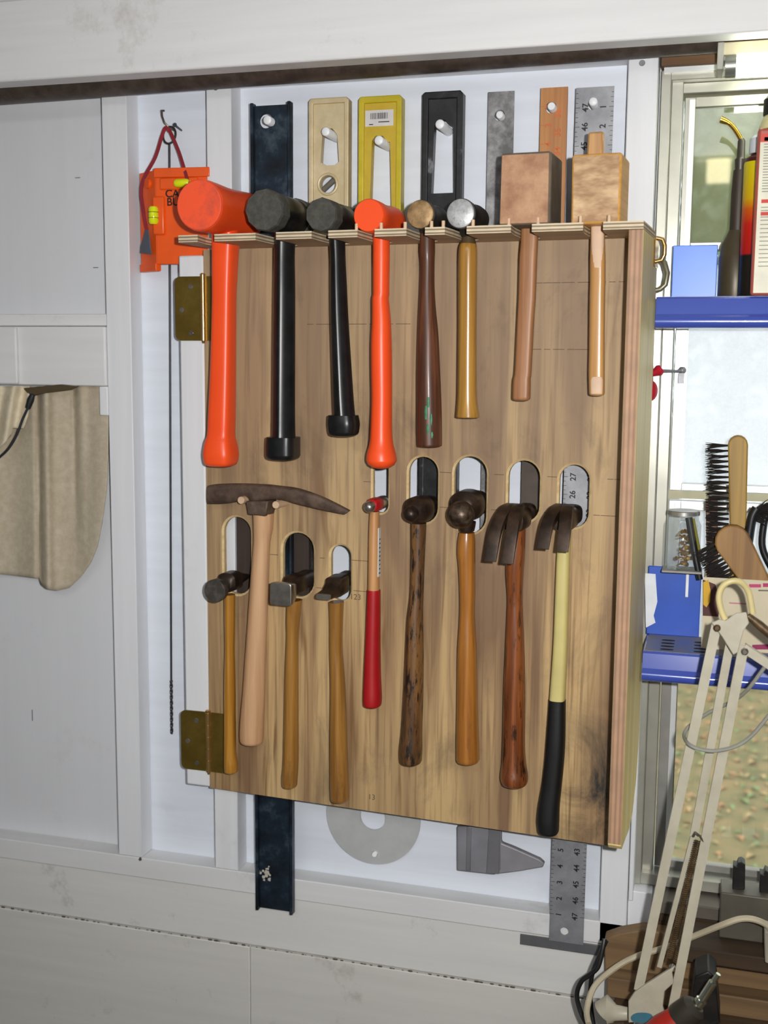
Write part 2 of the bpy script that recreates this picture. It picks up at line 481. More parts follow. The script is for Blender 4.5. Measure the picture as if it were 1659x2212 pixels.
# left bay rail and its ledge strip
trim(X_L, -.9355, -.004, .038, 1.505, 1.599, WHITEX, .003)
trim(X_L, -.9355, .006, .038, 1.6, 1.619, WHITEX, .003)
trim(-1.30, -1.092, -.012, -.0045, 1.507, 1.597, WHITEX, .002)
trim(-.951, -.9355, .0, .038, 1.458, 1.5045, WHITE, .002)
# big beam across the top, dark pipe tucked behind it
struct('trim_beam', MB().box(X_L, X_R, -.098, -.06, 1.9555, 2.0705), BEAMP, bevel=.003)
PIPE = worn('rusty_brown_pipe', '#41362f', '#5d5047', 40, .4, .7, .5, .2, bump=.15)
tag(link('pipe', MB().cyl((X_L, -.029, 1.946), (-.021, -.029, 1.9765), .0262, n=28), PIPE, ang=60), 'dark brown pipe running along the wall under the white beam', 'pipe')
struct('ceiling', MB().box(X_L, X_R, -4.2, .11, ZT, ZT + .05), BAYL)
struct('floor', MB().box(X_L, X_R, -4.2, .11, -.05, 0), plain('concrete_floor', '#8d8a84', .8))
struct('wall_left', MB().box(X_L - .06, X_L, -4.2, .11, 0, ZT), BAYL)
struct('wall_right', MB().box(X_R, X_R + .06, -4.2, .11, 0, ZT), BAYL)
struct('wall_front', MB().box(X_L, X_R, -4.26, -4.2, 0, ZT), BAYL)
# pencil dashes on the left panel, screw heads in the studs
PENC = plain('pencil_grey', '#6b6b70', .8)
for (px, py, dx, dz), lab in zip(((168, 384, .009, .0012), (207, 578, .009, .0012), (70, 1545, .0012, .02)), ('upper short pencil dash high on the left white panel', 'lower short pencil dash on the left white panel above the rail', 'upright pencil dash on the left white panel below the cloth')):
    x, z = WY(px, py, .038); solo('pencil_mark', MB().box(x - dx / 2, x + dx / 2, .0372, .038, z - dz / 2, z + dz / 2), PENC, lab, 'pencil mark', (x, .0375, z))
for px, py, r, lab in ((1387, 136, .0046, 'dark screw head at the top of the right white stud'), (466, 190, .0042, 'grey screw head at the top of the middle white stud'),
                       (303, 1856, .003, 'small rusty nail head low on the left white stud')):
    x, z = WY(px, py, 0)
    s = MB(); s.tube([(x, 0.001, z), (x, -.0016, z)], [r, r * .8], 14)
    tag(link('screw_head', s, GREYSTEEL if r > .0035 else GAP), lab, 'screw')

# ================================================================== WINDOW
ALU = plain('dull_aluminium', '#a9a79c', .35, .45, var=.1, scale=25)
ALUB = plain('bright_aluminium', '#dcdfe0', .3, .3, var=.06, scale=20)
ALUD = plain('weathered_aluminium', '#8d8b86', .5, .25, var=.12, scale=30)
BROWNW = wood('bare_brown_header_wood', '#5a4027', '#7a5835', axis='x', scale=.5, rough=.7)


def zw(py, y=.05, px=1560): return WY(px, py, y)[1]
def xw(px, py, y=.05): return WY(px, py, y)[0]


wf = MB()                                                     # window frame: jamb steps + head + sill
wf.box(-.0935, -.080, .028, .10, WIN_Z0, 1.945)
wf.box(-.080, -.064, .046, .10, WIN_Z0, 1.935)
wf.box(-.0935, WIN_X1, .03, .10, 1.932, 1.946); wf.box(-.08, WIN_X1, .05, .10, 1.918, 1.932)
wf.box(-.0935, WIN_X1, .03, .10, WIN_Z0, .792)
win = struct('window_1', wf, ALU, bevel=.001)
struct('window_header', MB().box(-.0935, WIN_X1, .012, .05, 1.9475, 1.9845), BROWNW, win)
struct('drip_cap', MB().box(-.090, WIN_X1, .022, .03, 1.941, 1.9475), ALUB, win)
G_TOP = pane('dirty_top_glass', .22, .10, '#a0a688', (.84, .88, .76), trans=.58)
G_MID = pane('milky_middle_glass', .40, .02, '#f6f8fa', (.98, 1, 1), trans=.45)
G_LOW = pane('clear_low_glass', .05, .05, '#d8d2b8', (.97, .96, .90))


def sash(z0, z1, y, glass, gx0, fm, tilt=0.0):
    s = MB()
    s.box(-.062, gx0, y, y + .014, z0, z1); s.box(gx0, WIN_X1 - .02, y, y + .014, z1 - .014, z1); s.box(gx0, WIN_X1 - .02, y, y + .014, z0, z0 + .011)
    s.box(WIN_X1 - .03, WIN_X1 - .02, y, y + .014, z0, z1)
    o = struct('sash', s, fm, win, bevel=.001)
    a_, b_, c_, d_ = gx0 - .002, WIN_X1 - .026, z0 + .006, z1 - .008
    struct('glass_pane', MB().loft([[(q, y + .006 + tilt, c_), (q, y + .009 + tilt, c_), (q, y + .009, d_), (q, y + .006, d_)] for q in (a_, b_)]), glass, o, smooth=False)
    struct('sash_bead', MB().box(gx0 - .008, gx0 - .0005, y - .004, y + .0, z0 + .004, z1 - .004), ALUB, o)


sash(1.706, 1.914, .056, G_TOP, -.0475, ALU)
sash(1.366, 1.700, .056, G_MID, -.0455, ALUB, .045)  # window brightness put into the lighter frame colour of both middle sashes
sash(1.135, 1.352, .056, G_MID, -.0455, ALUB, .03)
sash(.795, 1.120, .056, G_LOW, -.0395, ALUD)
# white trim beside the window, below the shelf; sill board and dark wall under the window
trim(-.0955, -.0885, .0, .028, .76, 1.115, WHITE)
trim(-.0960, -.0618, .004, .05, .6866, .774, WHITE)
DARKW = wood('dark_brown_wall_board', '#2e2219', '#43321f', axis='x', scale=.4, rough=.8)
struct('trim_under_window', MB().box(-.0615, 1.4, .0, .05, .62, .735), DARKW)
trim(-.05, 1.3, -.012, .05, .752, .772, plain('grey_sill_paint', '#5d564c', .6), .002)
trim(-.05, 1.3, -.002, .05, .735, .7515, DARKW, .002)

# ================================================================== OUTDOORS
mt, n_, l_, b_ = _mat('leafy_lawn')
tc = n_.new('ShaderNodeTexCoord'); a1 = n_.new('ShaderNodeTexNoise'); a1.inputs['Scale'].default_value = 7; a1.inputs['Detail'].default_value = 6
l_.new(tc.outputs['Object'], a1.inputs['Vector'])
r1 = n_.new('ShaderNodeValToRGB'); e = r1.color_ramp.elements; e[0].position = .36; e[1].position = .66; e[0].color = lin('#5e5d40'); e[1].color = lin('#7f6e50')
x = e.new(.5); x.color = lin('#6f6747'); l_.new(a1.outputs['Fac'], r1.inputs['Fac']); l_.new(r1.outputs['Color'], b_.inputs['Base Color']); b_.inputs['Roughness'].default_value = .9
struct('ground_outside', MB().box(-12, 16, .2, 40, -.35, -.30), mt)
leafm = [plain('leaf_%s' % k, c, .7) for k, c in (('orange', '#a07a56'), ('tan', '#a08c66'), ('green', '#70865a'), ('brown', '#806648'))]
lf = MB()
for i in range(2400):
    x, y = random.uniform(-.8, 2.2), random.uniform(2.2, 6.5); a = random.uniform(0, 6.28); s = random.uniform(.012, .034)
    c, sn = math.cos(a) * s, math.sin(a) * s; h = random.uniform(.002, .02)
    lf.add([(x - c, y - sn, -.298), (x - sn * .5, y + c * .5, -.296 + h), (x + c, y + sn, -.296), (x + sn * .5, y - c * .5, -.297 + h)], [(0, 1, 2, 3)], random.choice((0, 1, 1, 2, 2, 3)))
o = link('fallen_leaves', lf, leafm, smooth=False); tag(o, 'fallen orange and green leaves on the lawn outside the window', 'leaves'); o['kind'] = 'stuff'
BARK = worn('bark', '#3e3226', '#5a4a38', 30)
LEAFG = plain('tree_leaf_green', '#5d7a45', .6, var=.35, scale=3)


def tree(x, y, h, rr, nleaf, lab, seed):
    rnd = random.Random(seed)
    t = thing('tree', lab, 'tree', (x, y, -.3), 'trees beyond the lawn')
    mb = MB(); mb.tube([(x, y, -.3), (x + .05, y, h * .4), (x - .05, y, h)], [.16, .11, .05], 10)
    for k in range(6):
        a = rnd.uniform(0, 6.28); mb.tube([(x, y, h * (.35 + .08 * k)), (x + math.cos(a) * rr * .7, y + math.sin(a) * rr * .7, h * (.5 + .09 * k))], [.05, .015], 6)
    part(t, 'trunk', mb, BARK)
    f = MB()
    for i in range(nleaf):
        th, ph, q = rnd.uniform(0, 6.28), math.acos(rnd.uniform(-1, 1)), rnd.random() ** .4
        c = Vector((x + rr * q * math.sin(ph) * math.cos(th), y + rr * q * math.sin(ph) * math.sin(th), h * .72 + rr * .95 * q * math.cos(ph)))
        s = rnd.uniform(.06, .14); d = Vector((rnd.uniform(-1, 1), rnd.uniform(-1, 1), rnd.uniform(-1, .4))).normalized(); e2 = d.cross(Vector((rnd.uniform(-1, 1), rnd.uniform(-1, 1), 1))).normalized()
        f.add([c - d * s, c + e2 * s * .5, c + d * s, c - e2 * s * .5], [(0, 1, 2, 3)])
    part(t, 'foliage', f, LEAFG, smooth=False)


tree(.1, 9.5, 3.6, 2.1, 2600, 'green tree seen through the left of the dirty upper pane', 1)
tree(5.2, 13.0, 4.2, 2.4, 2600, 'green tree standing behind the can on the upper shelf', 2)
tree(-5.0, 13.5, 4.6, 2.6, 2200, 'green tree hidden furthest left beyond the lawn', 3)

# ================================================================== TUBE LAMP under the beam
lx = 0.0
t = thing('tube_lamp', 'bright fluorescent tube lamp under the beam at the window top', 'lamp', (lx + .1, -.05, 1.935))
part(t, 'housing', MB().box(-.018, .75, -.058, -.012, 1.9395, 1.9553), plain('cream_lamp_housing', '#cfc6a4', .5), bevel=.001)
part(t, 'end_bracket', MB().box(-.020, -.012, -.060, -.010, 1.922, 1.9555).box(-.012, -.0005, -.052, -.02, 1.934, 1.952), plain('grey_lamp_bracket', '#a9a89c', .45), bevel=.001)
part(t, 'tube_cap', MB().cyl((-.0095, -.048, 1.928), (.004, -.048, 1.928), .0148, n=20), plain('metal_tube_cap', '#8f9088', .3, .6))
part(t, 'glowing_tube', MB().cyl((.004, -.048, 1.928), (.74, -.048, 1.928), .0152, n=24).box(.006, .74, -.056, -.04, 1.9305, 1.9395), plain('lit_tube', '#ffffff', .4, emit='#f6ffe8', estr=TUBE_E), ang=60)
# warm ceiling bulb further back in the room (seen mirrored in the upper pane)
t = thing('ceiling_bulb_lamp', 'warm square lamp on the ceiling behind the viewer', 'lamp', (-.03, -3.56, 2.42))
part(t, 'lamp_base', MB().box(-.10, .02, -3.63, -3.51, 2.415, 2.42), WHITE)
part(t, 'lamp_shade', MB().box(-.090, .008, -3.615, -3.525, 2.325, 2.415), plain('lit_warm_shade', '#fff3cf', .5, emit='#fff0c0', estr=9), bevel=.006)

# ================================================================== RACK DOOR
ZS = 1.7122; SH_T = .0098; W_SH = .110
ZBOT = .868; U_R = .648
holes = {  # px extents of the cut-outs (left, right, top, bottom)
    'A': (483, 541, 1117, 1284), 'C': (610, 677, 1151, 1290), 'D': (714, 757, 1178, 1298), 'E': (805, 838, 990, 1108),
    'F': (882, 945, 987, 1130), 'G': (980, 1050, 986, 1152), 'H': (1097, 1165, 995, 1128), 'I': (1207, 1272, 1004, 1140)}


def stadium(k):
    l, r, t_, b = holes[k]; c = (l + r) / 2
    u0 = DP(l, (t_ + b) / 2, 0)[0]; u1 = DP(r, (t_ + b) / 2, 0)[0]; z1 = DP(c, t_, 0)[1]; z0 = DP(c, b, 0)[1]
    rr = (u1 - u0) / 2; uc = (u0 + u1) / 2; P = []
    for i in range(13): a = math.pi * i / 12; P.append((uc + rr * math.cos(a), z1 - rr + rr * math.sin(a)))
    for i in range(13): a = math.pi + math.pi * i / 12; P.append((uc + rr * math.cos(a), z0 + rr + rr * math.sin(a)))
    return P


def outward(lp):
    cx = sum(p[0] for p in lp) / len(lp); cz = sum(p[1] for p in lp) / len(lp); out_ = []
    for i, p in enumerate(lp):
        a, b = lp[i - 1], lp[(i + 1) % len(lp)]; t = (b[0] - a[0], b[1] - a[1]); q = math.hypot(*t) or 1
        nv = (t[1] / q, -t[0] / q)
        if nv[0] * (p[0] - cx) + nv[1] * (p[1] - cz) < 0: nv = (-nv[0], -nv[1])
        out_.append(nv)
    return out_


def plate_with_holes(outline, loops, d0, d1, fn, cham=None):
    """flat plate with cut-outs, built through triangle fill"""
    bm = bmesh.new(); edges = []
    big = [[(a + nx * cham[0], b + nz * cham[0]) for (a, b), (nx, nz) in zip(lp, outward(lp))] for lp in loops] if cham else loops
    for lp in [outline] + big:
        vs = [bm.verts.new((a, b, 0)) for a, b in lp]
        edges += [bm.edges.new((vs[i], vs[(i + 1) % len(vs)])) for i in range(len(vs))]
    bmesh.ops.triangle_fill(bm, use_beauty=True, use_dissolve=False, edges=edges)
    bm.verts.index_update()
    v = [tuple(x.co) for x in bm.verts]; f = [tuple(q.index for q in p.verts) for p in bm.faces]; bm.free()
    mb = MB()
    mb.add([fn(a[0], a[1], d0) for a in v], f, 0); mb.add([fn(a[0], a[1], d1) for a in v], [q[::-1] for q in f], 0)
    if cham:
        for lb, lp in zip(big, loops):
            n = len(lp); vv = [fn(a, b, d0) for a, b in lb] + [fn(a, b, d0 + cham[1]) for a, b in lp] + [fn(a, b, d1) for a, b in lp] + [fn(a, b, d1) for a, b in lb]
            mb.add(vv, [(k * n + j, k * n + (j + 1) % n, (k + 1) * n + (j + 1) % n, (k + 1) * n + j) for k in range(3) for j in range(n)], 1)
    for lp in [outline] + ([] if cham else loops):
        n = len(lp); vv = [fn(a, b, d) for d in (d0, d1) for a, b in lp]
        mb.add(vv, [(j, (j + 1) % n, n + (j + 1) % n, n + j) for j in range(n)], 1)
    return mb


DF = lambda u, z, w: (u, -w, z)
door = thing('hammer_rack_door', 'worn plywood rack door hung with two rows of hammers', 'tool rack', (0, 0, ZBOT), door=True)
PALEEDGE = wood('fresh_cut_plywood_edge', '#c9a876', '#e0c795', axis='x', scale=.7, rough=.6)
mb = plate_with_holes([(0, ZBOT), (U_R, ZBOT), (U_R, ZS), (0, ZS)], [stadium(k) for k in holes], 0.0, -.010, DF, (.0030, -.0026))
board = part(door, 'plywood_board', mb, [PLY, PALEEDGE], smooth=False)

# ---- hammers: measured outlines
HW = .048   # handle plane of the upper row, in front of the board
HL = .024   # handle plane of the lower row


def tanphi(u, w):
    p = HG + U * u + WV * w - CAM; return abs((p @ U) / (p @ WV))


def handle(rows, w, ratio=1.25, ex=2.3, n=28, end='round', k=6):
    """rows (py, px_left, px_right) seen against the plane w -> oval handle in the door frame"""
    data = []
    for py, l, r in rows:
        u0, z0 = DP(l, py, w); u1, z1 = DP(r, py, w); uc = (u0 + u1) / 2; hw = (u1 - u0) / 2
        a = hw / math.sqrt(1 + (ratio * tanphi(uc, w)) ** 2)
        data.append((uc, (z0 + z1) / 2, a))
    sm = cr(data, k)
    a0, a1 = sm[0], sm[-1]
    seq = [(a0[0], a0[1], a0[2] * .9)] + [tuple(s) for s in sm]
    r1 = a1[2]
    if end == 'round': seq += [(a1[0], a1[1] - r1 * .16, r1 * .93), (a1[0], a1[1] - r1 * .26, r1 * .75), (a1[0], a1[1] - r1 * .32, r1 * .4)]
    elif end == 'bulb': seq += [(a1[0], a1[1] - r1 * .28, r1 * .86), (a1[0], a1[1] - r1 * .45, r1 * .62), (a1[0], a1[1] - r1 * .54, r1 * .3)]
    else: seq += [(a1[0], a1[1] - r1 * .06, r1 * .96), (a1[0], a1[1] - r1 * .09, r1 * .85)]
    rings = []
    for u, z, a in seq:
        b = a * ratio; ring = []
        for j in range(n):
            t = 2 * math.pi * j / n; c, s_ = math.cos(t), math.sin(t)
            ring.append((u + a * math.copysign(abs(c) ** (2 / ex), c), -w + b * math.copysign(abs(s_) ** (2 / ex), s_), z))
        rings.append(ring)
    mb = MB(); mb.loft(rings); return mb, data


def head(u, zc, prof, n=36, ex=2.0, su=1.0, sz=1.0, rot=0.0):
    """lofted head along the door normal: prof = [(w, r), ...] or (w, r, dz)"""
    rings = []
    for p in prof:
        w, r = p[0], p[1]; dz = p[2] if len(p) > 2 else 0; ru = p[3] if len(p) > 3 else su
        ring = []
        for j in range(n):
            t = 2 * math.pi * j / n + rot; c, s_ = math.cos(t), math.sin(t)
            ring.append((u + ru * r * math.copysign(abs(c) ** (2 / ex), c), -w, zc + dz + sz * r * math.copysign(abs(s_) ** (2 / ex), s_)))
        rings.append(ring)
    mb = MB(); mb.loft(rings); return mb


def hbase(data, w): return (data[-1][0], -w, data[-1][1])


GRP = None
# 1 big orange dead-blow
hm, d = handle([(505, 461, 517), (545, 461, 513), (600, 461, 510), (650, 461, 508), (780, 458, 507), (900, 453, 506), (938, 451, 505), (955, 446, 508), (980, 443, 512), (998, 445, 510)], HW, 1.05, 3.6)
t = thing('dead_blow_hammer', 'big bright orange dead blow hammer, leftmost in the upper row', 'hammer', hbase(d, HW), 'hammers in the upper row', True)
part(t, 'handle', hm, ORANGE)
u = d[1][0]; wf_, zf = UP(431, 443, u); r = UP(431, 443 - 57, u)[1] - zf; wb = 2 * HW - wf_ + .012
mb = head(u, zf, [(wf_ - .002, r * .985), (wf_ - .007, r), (wf_ - .03, r * .985), (HW + .012, r * .94), (HW - .014, r * .94), (wb + .02, r * .98), (wb + .004, r), (wb, r * .95)])
hd = part(t, 'head', mb, ORANGE)
part(t, 'striking_face', head(u, zf, [(wf_ - .004, r * .98), (wf_ + .001, r * .97), (wf_ + .0025, r * .93), (wf_ + .0027, r * .4)]), ORANGE2, label='scuffed orange striking face')
part(t, 'neck', head(u, 0, [(0, 0)], 3) if False else MB().loft([[(u + .014 * k_ * math.cos(a), -HW + .019 * k_ * math.sin(a), z_) for a in [2 * math.pi * j / 20 for j in range(20)]] for z_, k_ in ((zf - r * .5, 1.5), (zf - r * .86, 1.35), (zf - r * 1.1, 1.02))]), ORANGE)

# 2, 3 black rubber dead-blows
for rows, cap, face, lab, fr, facets in (
    ([(505, 590, 641), (555, 590, 639), (620, 589, 640), (700, 588, 640), (900, 586, 640), (944, 585, 641)], [(944, 579, 646), (960, 578, 646), (984, 578, 646)], (570, 453), 'large black rubber mallet with square end cap, second in the upper row', 47, 11),
    ([(505, 709, 747), (560, 712, 748), (620, 712, 751), (700, 713, 755), (850, 717, 765), (897, 719, 769)], [(897, 712, 772), (915, 711, 775), (934, 713, 773)], (693, 463), 'smaller black rubber mallet hanging slightly tilted, third in the upper row', 38, 10)):
    hm, d = handle(rows, HW, 1.15, 1.5, n=32, end='flat'); cm, dc = handle(cap, HW, 1.05, 3.2)
    t = thing('rubber_mallet', lab, 'mallet', hbase(dc, HW), 'hammers in the upper row', True)
    part(t, 'handle', hm, BLACKH, ang=30); part(t, 'end_cap', cm, BLACKH)
    u = d[1][0]; wf_, zf = UP(face[0], face[1], u); r = UP(face[0], face[1] - fr, u)[1] - zf; wb = 2 * HW - wf_ + .012
    part(t, 'head', head(u, zf, [(wf_ - .024, r * .9), (HW + .02, r * .86), (HW + .016, r * .92), (HW - .016, r * .92), (HW - .02, r * .86), (wb + .022, r * .9)]), BLACKH)
    part(t, 'striking_face', head(u, zf, [(wf_ - .026, r * .98), (wf_ - .004, r), (wf_, r * .95)], facets, rot=.3), BLACKR, smooth=False)
    part(t, 'striking_face', head(u, zf, [(wb + .024, r * .98), (wb + .004, r), (wb, r * .95)], facets, rot=.3), BLACKR, smooth=False)

# 4 small orange
hm, d = handle([(505, 806, 842), (560, 806, 842), (620, 806, 841), (636, 806, 841), (646, 804, 840), (690, 804, 844), (740, 802, 846), (800, 802, 847), (860, 803, 847), (920, 801, 847), (955, 799, 849), (980, 793, 855), (995, 792, 857)], HW, 1.15, 2.2, end='bulb')
t = thing('dead_blow_hammer', 'slim orange dead blow hammer with rounded butt, fourth in the upper row', 'hammer', hbase(d, HW), 'hammers in the upper row', True)
part(t, 'handle', hm, ORANGE)
u = d[1][0]; wf_, zf = UP(796, 465, u); r = UP(796, 465 - 36.5, u)[1] - zf; wb = 2 * HW - wf_ + .01
part(t, 'head', head(u, zf, [(wf_, r * .94), (wf_ - .002, r), (wf_ - .022, r), (HW + .012, r * .94), (HW - .012, r * .94), (wb + .02, r), (wb + .002, r), (wb, r * .94)]), ORANGE)
part(t, 'neck', MB().loft([[(u + .0105 * k_ * math.cos(a), -HW + .0125 * k_ * math.sin(a), z_) for a in [2 * math.pi * j / 20 for j in range(20)]] for z_, k_ in ((zf - r * .5, 1.35), (zf - r * .9, 1.2), (zf - r * 1.25, 1.0))]), ORANGE)

# 5, 6 soft-metal hammers
DARKRED = wood('dark_red_brown_handle', '#3f2418', '#74452e', '#57321f', rough=.45, coat=.1, blotch=('#3f7a4a', 14, .70, .74))
GOLD = wood('golden_varnished_handle', '#8f6426', '#b98a3f', rough=.25, coat=.5, scale=.7)
BRONZEF = worn('battered_bronze_face', '#8a6e48', '#b8966a', 70, .4, .62, .5, .35, bump=.35, c3='#6b5638')
LEADF = worn('battered_lead_face', '#a3a4a4', '#d0d1d1', 60, .4, .62, .42, .45, bump=.6, c3='#7b7c7c')
DARKIRON = worn('dark_iron_head', '#25211d', '#3a342d', 40, .4, .65, .5, .35, bump=.15)
for rows, face, fr, fm, hmat, lab, rt in (
    ([(500, 908, 939), (540, 907, 940), (570, 909, 939), (620, 908, 939), (670, 906, 942), (720, 904, 947), (800, 902, 951), (880, 902, 954), (930, 902, 955), (962, 903, 955)], (908, 463), 32, BRONZEF, DARKRED, 'hammer with round bronze face and dark red-brown handle streaked green', 1.2),
    ([(505, 1002, 1024), (522, 996, 1027), (540, 991, 1031), (600, 990, 1031), (700, 990, 1030), (800, 989, 1030), (860, 988, 1031), (900, 985, 1036)], (995, 461), 33, LEADF, GOLD, 'hammer with silvery lead face and glossy golden handle', 1.0)):
    hm, d = handle(rows, HW, rt, 2.1, end='flat')
    t = thing('soft_face_hammer', lab, 'hammer', hbase(d, HW), 'hammers in the upper row', True)
    part(t, 'handle', hm, hmat)
    u = d[2][0]; wf_, zf = UP(face[0], face[1], u); r = UP(face[0], face[1] - fr, u)[1] - zf; wb = 2 * HW - wf_
    part(t, 'head', head(u, zf, [(wf_ - .003, r * 1.02), (wf_ - .02, r * .97), (HW + .01, r * .9), (HW - .012, r * .9), (wb + .016, r), (wb, r * .96)]), DARKIRON)
    part(t, 'striking_face', head(u, zf, [(wf_ - .004, r * .96), (wf_ + .001, r * .95), (wf_ + .0022, r * .85), (wf_ + .0024, r * .3)]), fm)
    if hmat is GOLD:
        part(t, 'dark_neck', handle([(500, 1002, 1024), (512, 999, 1026), (524, 995, 1028), (532, 992.5, 1030)], HW, rt, 2.1, end='flat')[0], plain('smoky_neck', '#4f3f28', .4, var=.3, scale=60), label='darkened neck of the handle')
    else:
        gp = MB()
        for py, tt, hl in ((868, .25, .010), (890, .05, .013), (905, .45, .011), (925, .2, .009), (938, .5, .006)):
            zz = DP(928, py, HW)[1]; zs_ = [q[1] for q in d][::-1]
            uu = float(np.interp(zz, zs_, [q[0] for q in d][::-1])); aa = float(np.interp(zz, zs_, [q[2] for q in d][::-1]))
            gp.sphere((uu + aa * math.sin(tt), -HW - aa * rt * math.cos(tt), zz), .0026, 8, sc=(.9, .4, hl / .0026))
        part(t, 'green_paint', gp, plain('green_paint', '#3f7a52', .5, var=.3, scale=120))
    part(t, 'ferrule', MB().loft([[(u + k_ * math.cos(a), -HW + k_ * 1.15 * math.sin(a), z_) for a in [2 * math.pi * j / 20 for j in range(20)]] for z_, k_ in ((zf - r * .7, .013), (zf - r * 1.05, .0115), (zf - r * 1.35, .009))]), DARKIRON)

# 7, 8 wooden mallets
MALW = worn('pinkish_beech_end_grain', '#98694a', '#c49874', 20, .36, .60, .6, bump=.1, detail=10, c3='#b0825e')
MALG = worn('shaded_grey_mallet_side', '#5f574c', '#7a6a55', 20, .4, .66, .7, bump=.1)  # shade on the left mallet's side put into the grey
MALW2 = worn('swirled_end_grain', '#a47c54', '#dcb88c', 13, .40, .60, .5, bump=.1, detail=4, sc3=(1, 1, 2.6), c3='#a87f58')
MALS = wood('mallet_side_grain', '#c08a3e', '#dca65a', axis='y', rough=.45)
MALH = wood('reddish_mallet_handle', '#8a5a38', '#a8764e', rough=.45)
MALH2 = wood('varnished_mallet_handle', '#b0804a', '#c9985e', rough=.28, coat=.45)
PALEF = plain('bare_pale_facet', '#d8b79a', .6)
hm, d = handle([(484, 1127, 1163), (520, 1126, 1162), (560, 1123, 1160), (640, 1121, 1157), (700, 1118, 1153), (800, 1113, 1148), (818, 1110, 1146), (830, 1109, 1146), (860, 1108, 1145)], HW, .75, 4.0, end='round')
t = thing('wooden_mallet', 'wooden mallet with flat reddish handle, left of the two mallets', 'mallet', hbase(d, HW), 'hammers in the upper row', True)
part(t, 'handle', hm, MALH)
wfm = .100
x0, z0 = DP(1077, 478, wfm); x1, z1 = DP(1192, 328, wfm); xt = DP(1077, 328, wfm)[0]; zt = DP(1135, 328, wfm)[1]
zbm = ZS + SH_T + .0006
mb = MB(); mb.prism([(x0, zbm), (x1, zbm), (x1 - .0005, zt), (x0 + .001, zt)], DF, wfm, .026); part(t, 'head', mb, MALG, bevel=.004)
part(t, 'end_grain', MB().prism([(x0 + .002, zbm + .002), (x1 - .003, zbm + .002), (x1 - .0035, zt - .003), (x0 + .003, zt - .003)], DF, wfm + .0006, wfm - .002), MALW)
hm, d = handle([(484, 1276, 1307), (520, 1276, 1307), (560, 1275, 1308), (596, 1275, 1308), (606, 1275, 1308), (650, 1274, 1307), (750, 1273, 1306), (808, 1272, 1306), (850, 1273, 1306)], HW, .85, 3.0, end='round')
t = thing('wooden_mallet', 'wooden mallet with handle end poking through its top, rightmost in the upper row', 'mallet', hbase(d, HW), 'hammers in the upper row', True)
hn = part(t, 'handle', hm, MALH2)
part(t, 'handle_facet', handle([(490, 1277, 1306), (560, 1277, 1306), (585, 1278, 1305), (600, 1284, 1300)], HW + .0012, .85, 3.0, end='flat')[0], PALEF, sub=hn, label='bare pale facet near the handle top')
part(t, 'handle_facet', handle([(806, 1282, 1297), (815, 1275, 1304), (850, 1275, 1304)], HW + .0014, .85, 3.2, end='flat')[0], PALEF, sub=hn, label='bare pale facet near the handle end')
wfm = .084
x0, z0 = DP(1233, 470, wfm); x1, z1 = DP(1344, 332, wfm); zt = DP(1288, 331, wfm)[1]
mb = MB(); mb.prism([(x0, zbm), (x1, zbm), (x1, zt), (x0 - .001, zt)], DF, wfm, .014)
hd = part(t, 'head', mb, MALS, bevel=.0035)
part(t, 'end_grain', MB().prism([(x0 + .003, zbm + .003), (x1 - .003, zbm + .003), (x1 - .003, zt - .003), (x0 + .002, zt - .003)], DF, wfm + .0006, wfm - .002), MALW2, sub=hd)
ua, za = DP(1270, 330, HW); ub, zb = DP(1307, 286, HW)
part(t, 'handle_top', MB().prism([(ua, zt - .002), (ub, zt - .002), (ub - .0005, zb), (ua + .001, zb)], DF, HW + .010, HW - .010), MALH2, bevel=.003)

# ---- comb shelf that the upper row hangs from
slots = [(427, 463, 512, .017), (552, 596, 503, .0155), (673, 709, 498, .0145), (772, 809, 494, .0125), (878, 918, 494, .0115), (961, 1008, 490, .0125), (1104, 1149, 484, .0135), (1260, 1303, 479, .0125)]
hcent = [(487, 545), (614, 545), (729, 545), (824, 530), (924, 530), (1011, 530), (1144, 500), (1291, 500)]
pts = [(-.036, W_SH), ]
u_l = DP(380, 520, W_SH)[0]
out = [(u_l + .02, -.010), (u_l + .004, .03), (u_l, W_SH - .012), (u_l + .004, W_SH)]
peg_u = []
for (l, r, py, hw), hc in zip(slots, hcent):
    ul, ur = DP(l, py, W_SH)[0], DP(r, py, W_SH)[0]; uc = DP(hc[0], hc[1], HW)[0]
    if ul > uc - hw: pass
    out += [(ul, W_SH), (min(ul + .004, uc - hw), HW + .028), (uc - hw, HW + .01), (uc - hw, HW - .008)]
    for i in range(1, 8): a = math.pi + math.pi * i / 8; out.append((uc + hw * math.cos(a), HW - .008 + hw * 1.25 * math.sin(a)))
    out += [(uc + hw, HW - .008), (uc + hw, HW + .01), (max(ur - .004, uc + hw), HW + .028), (ur, W_SH)]
    peg_u += [ul - .0055, ur + .0055]
out += [(.6665, W_SH), (.6665, -.010)]
bm = plate_with_holes(out, [], ZS, ZS + SH_T, lambda a, b, d_: (a, -b, d_))
shelf = part(door, 'slotted_shelf', bm, [SHELFW, PLYZ], smooth=False)
for i, pu in enumerate(peg_u):
    if i in (6, 7, 8, 9, 10, 11, 12, 13, 14, 15) and pu < .655:
        part(door, 'stop_peg', MB().cyl((pu, -.099, ZS + SH_T - .001), (pu, -.099, ZS + SH_T + .009), .0024, n=10), PEGB, sub=shelf)
# ---- right-hand side of the rack, screw holes, hasp
U0S, U1S = .6485, .6665
zs0 = DP(1300, 1832, .108)[1]
pts = [(.108, ZS - .0004)] + [(.108, zs0 + .006), (.102, zs0)] + [(.03, zs0), (.0, zs0 + .012), (-.028, zs0 + .05), (-.044, zs0 + .11)] + [(-.0445, ZS - .0004)]
mb = MB(); mb.prism(pts, lambda a, b, d_: (d_, -a, b), U0S, U1S, 0)
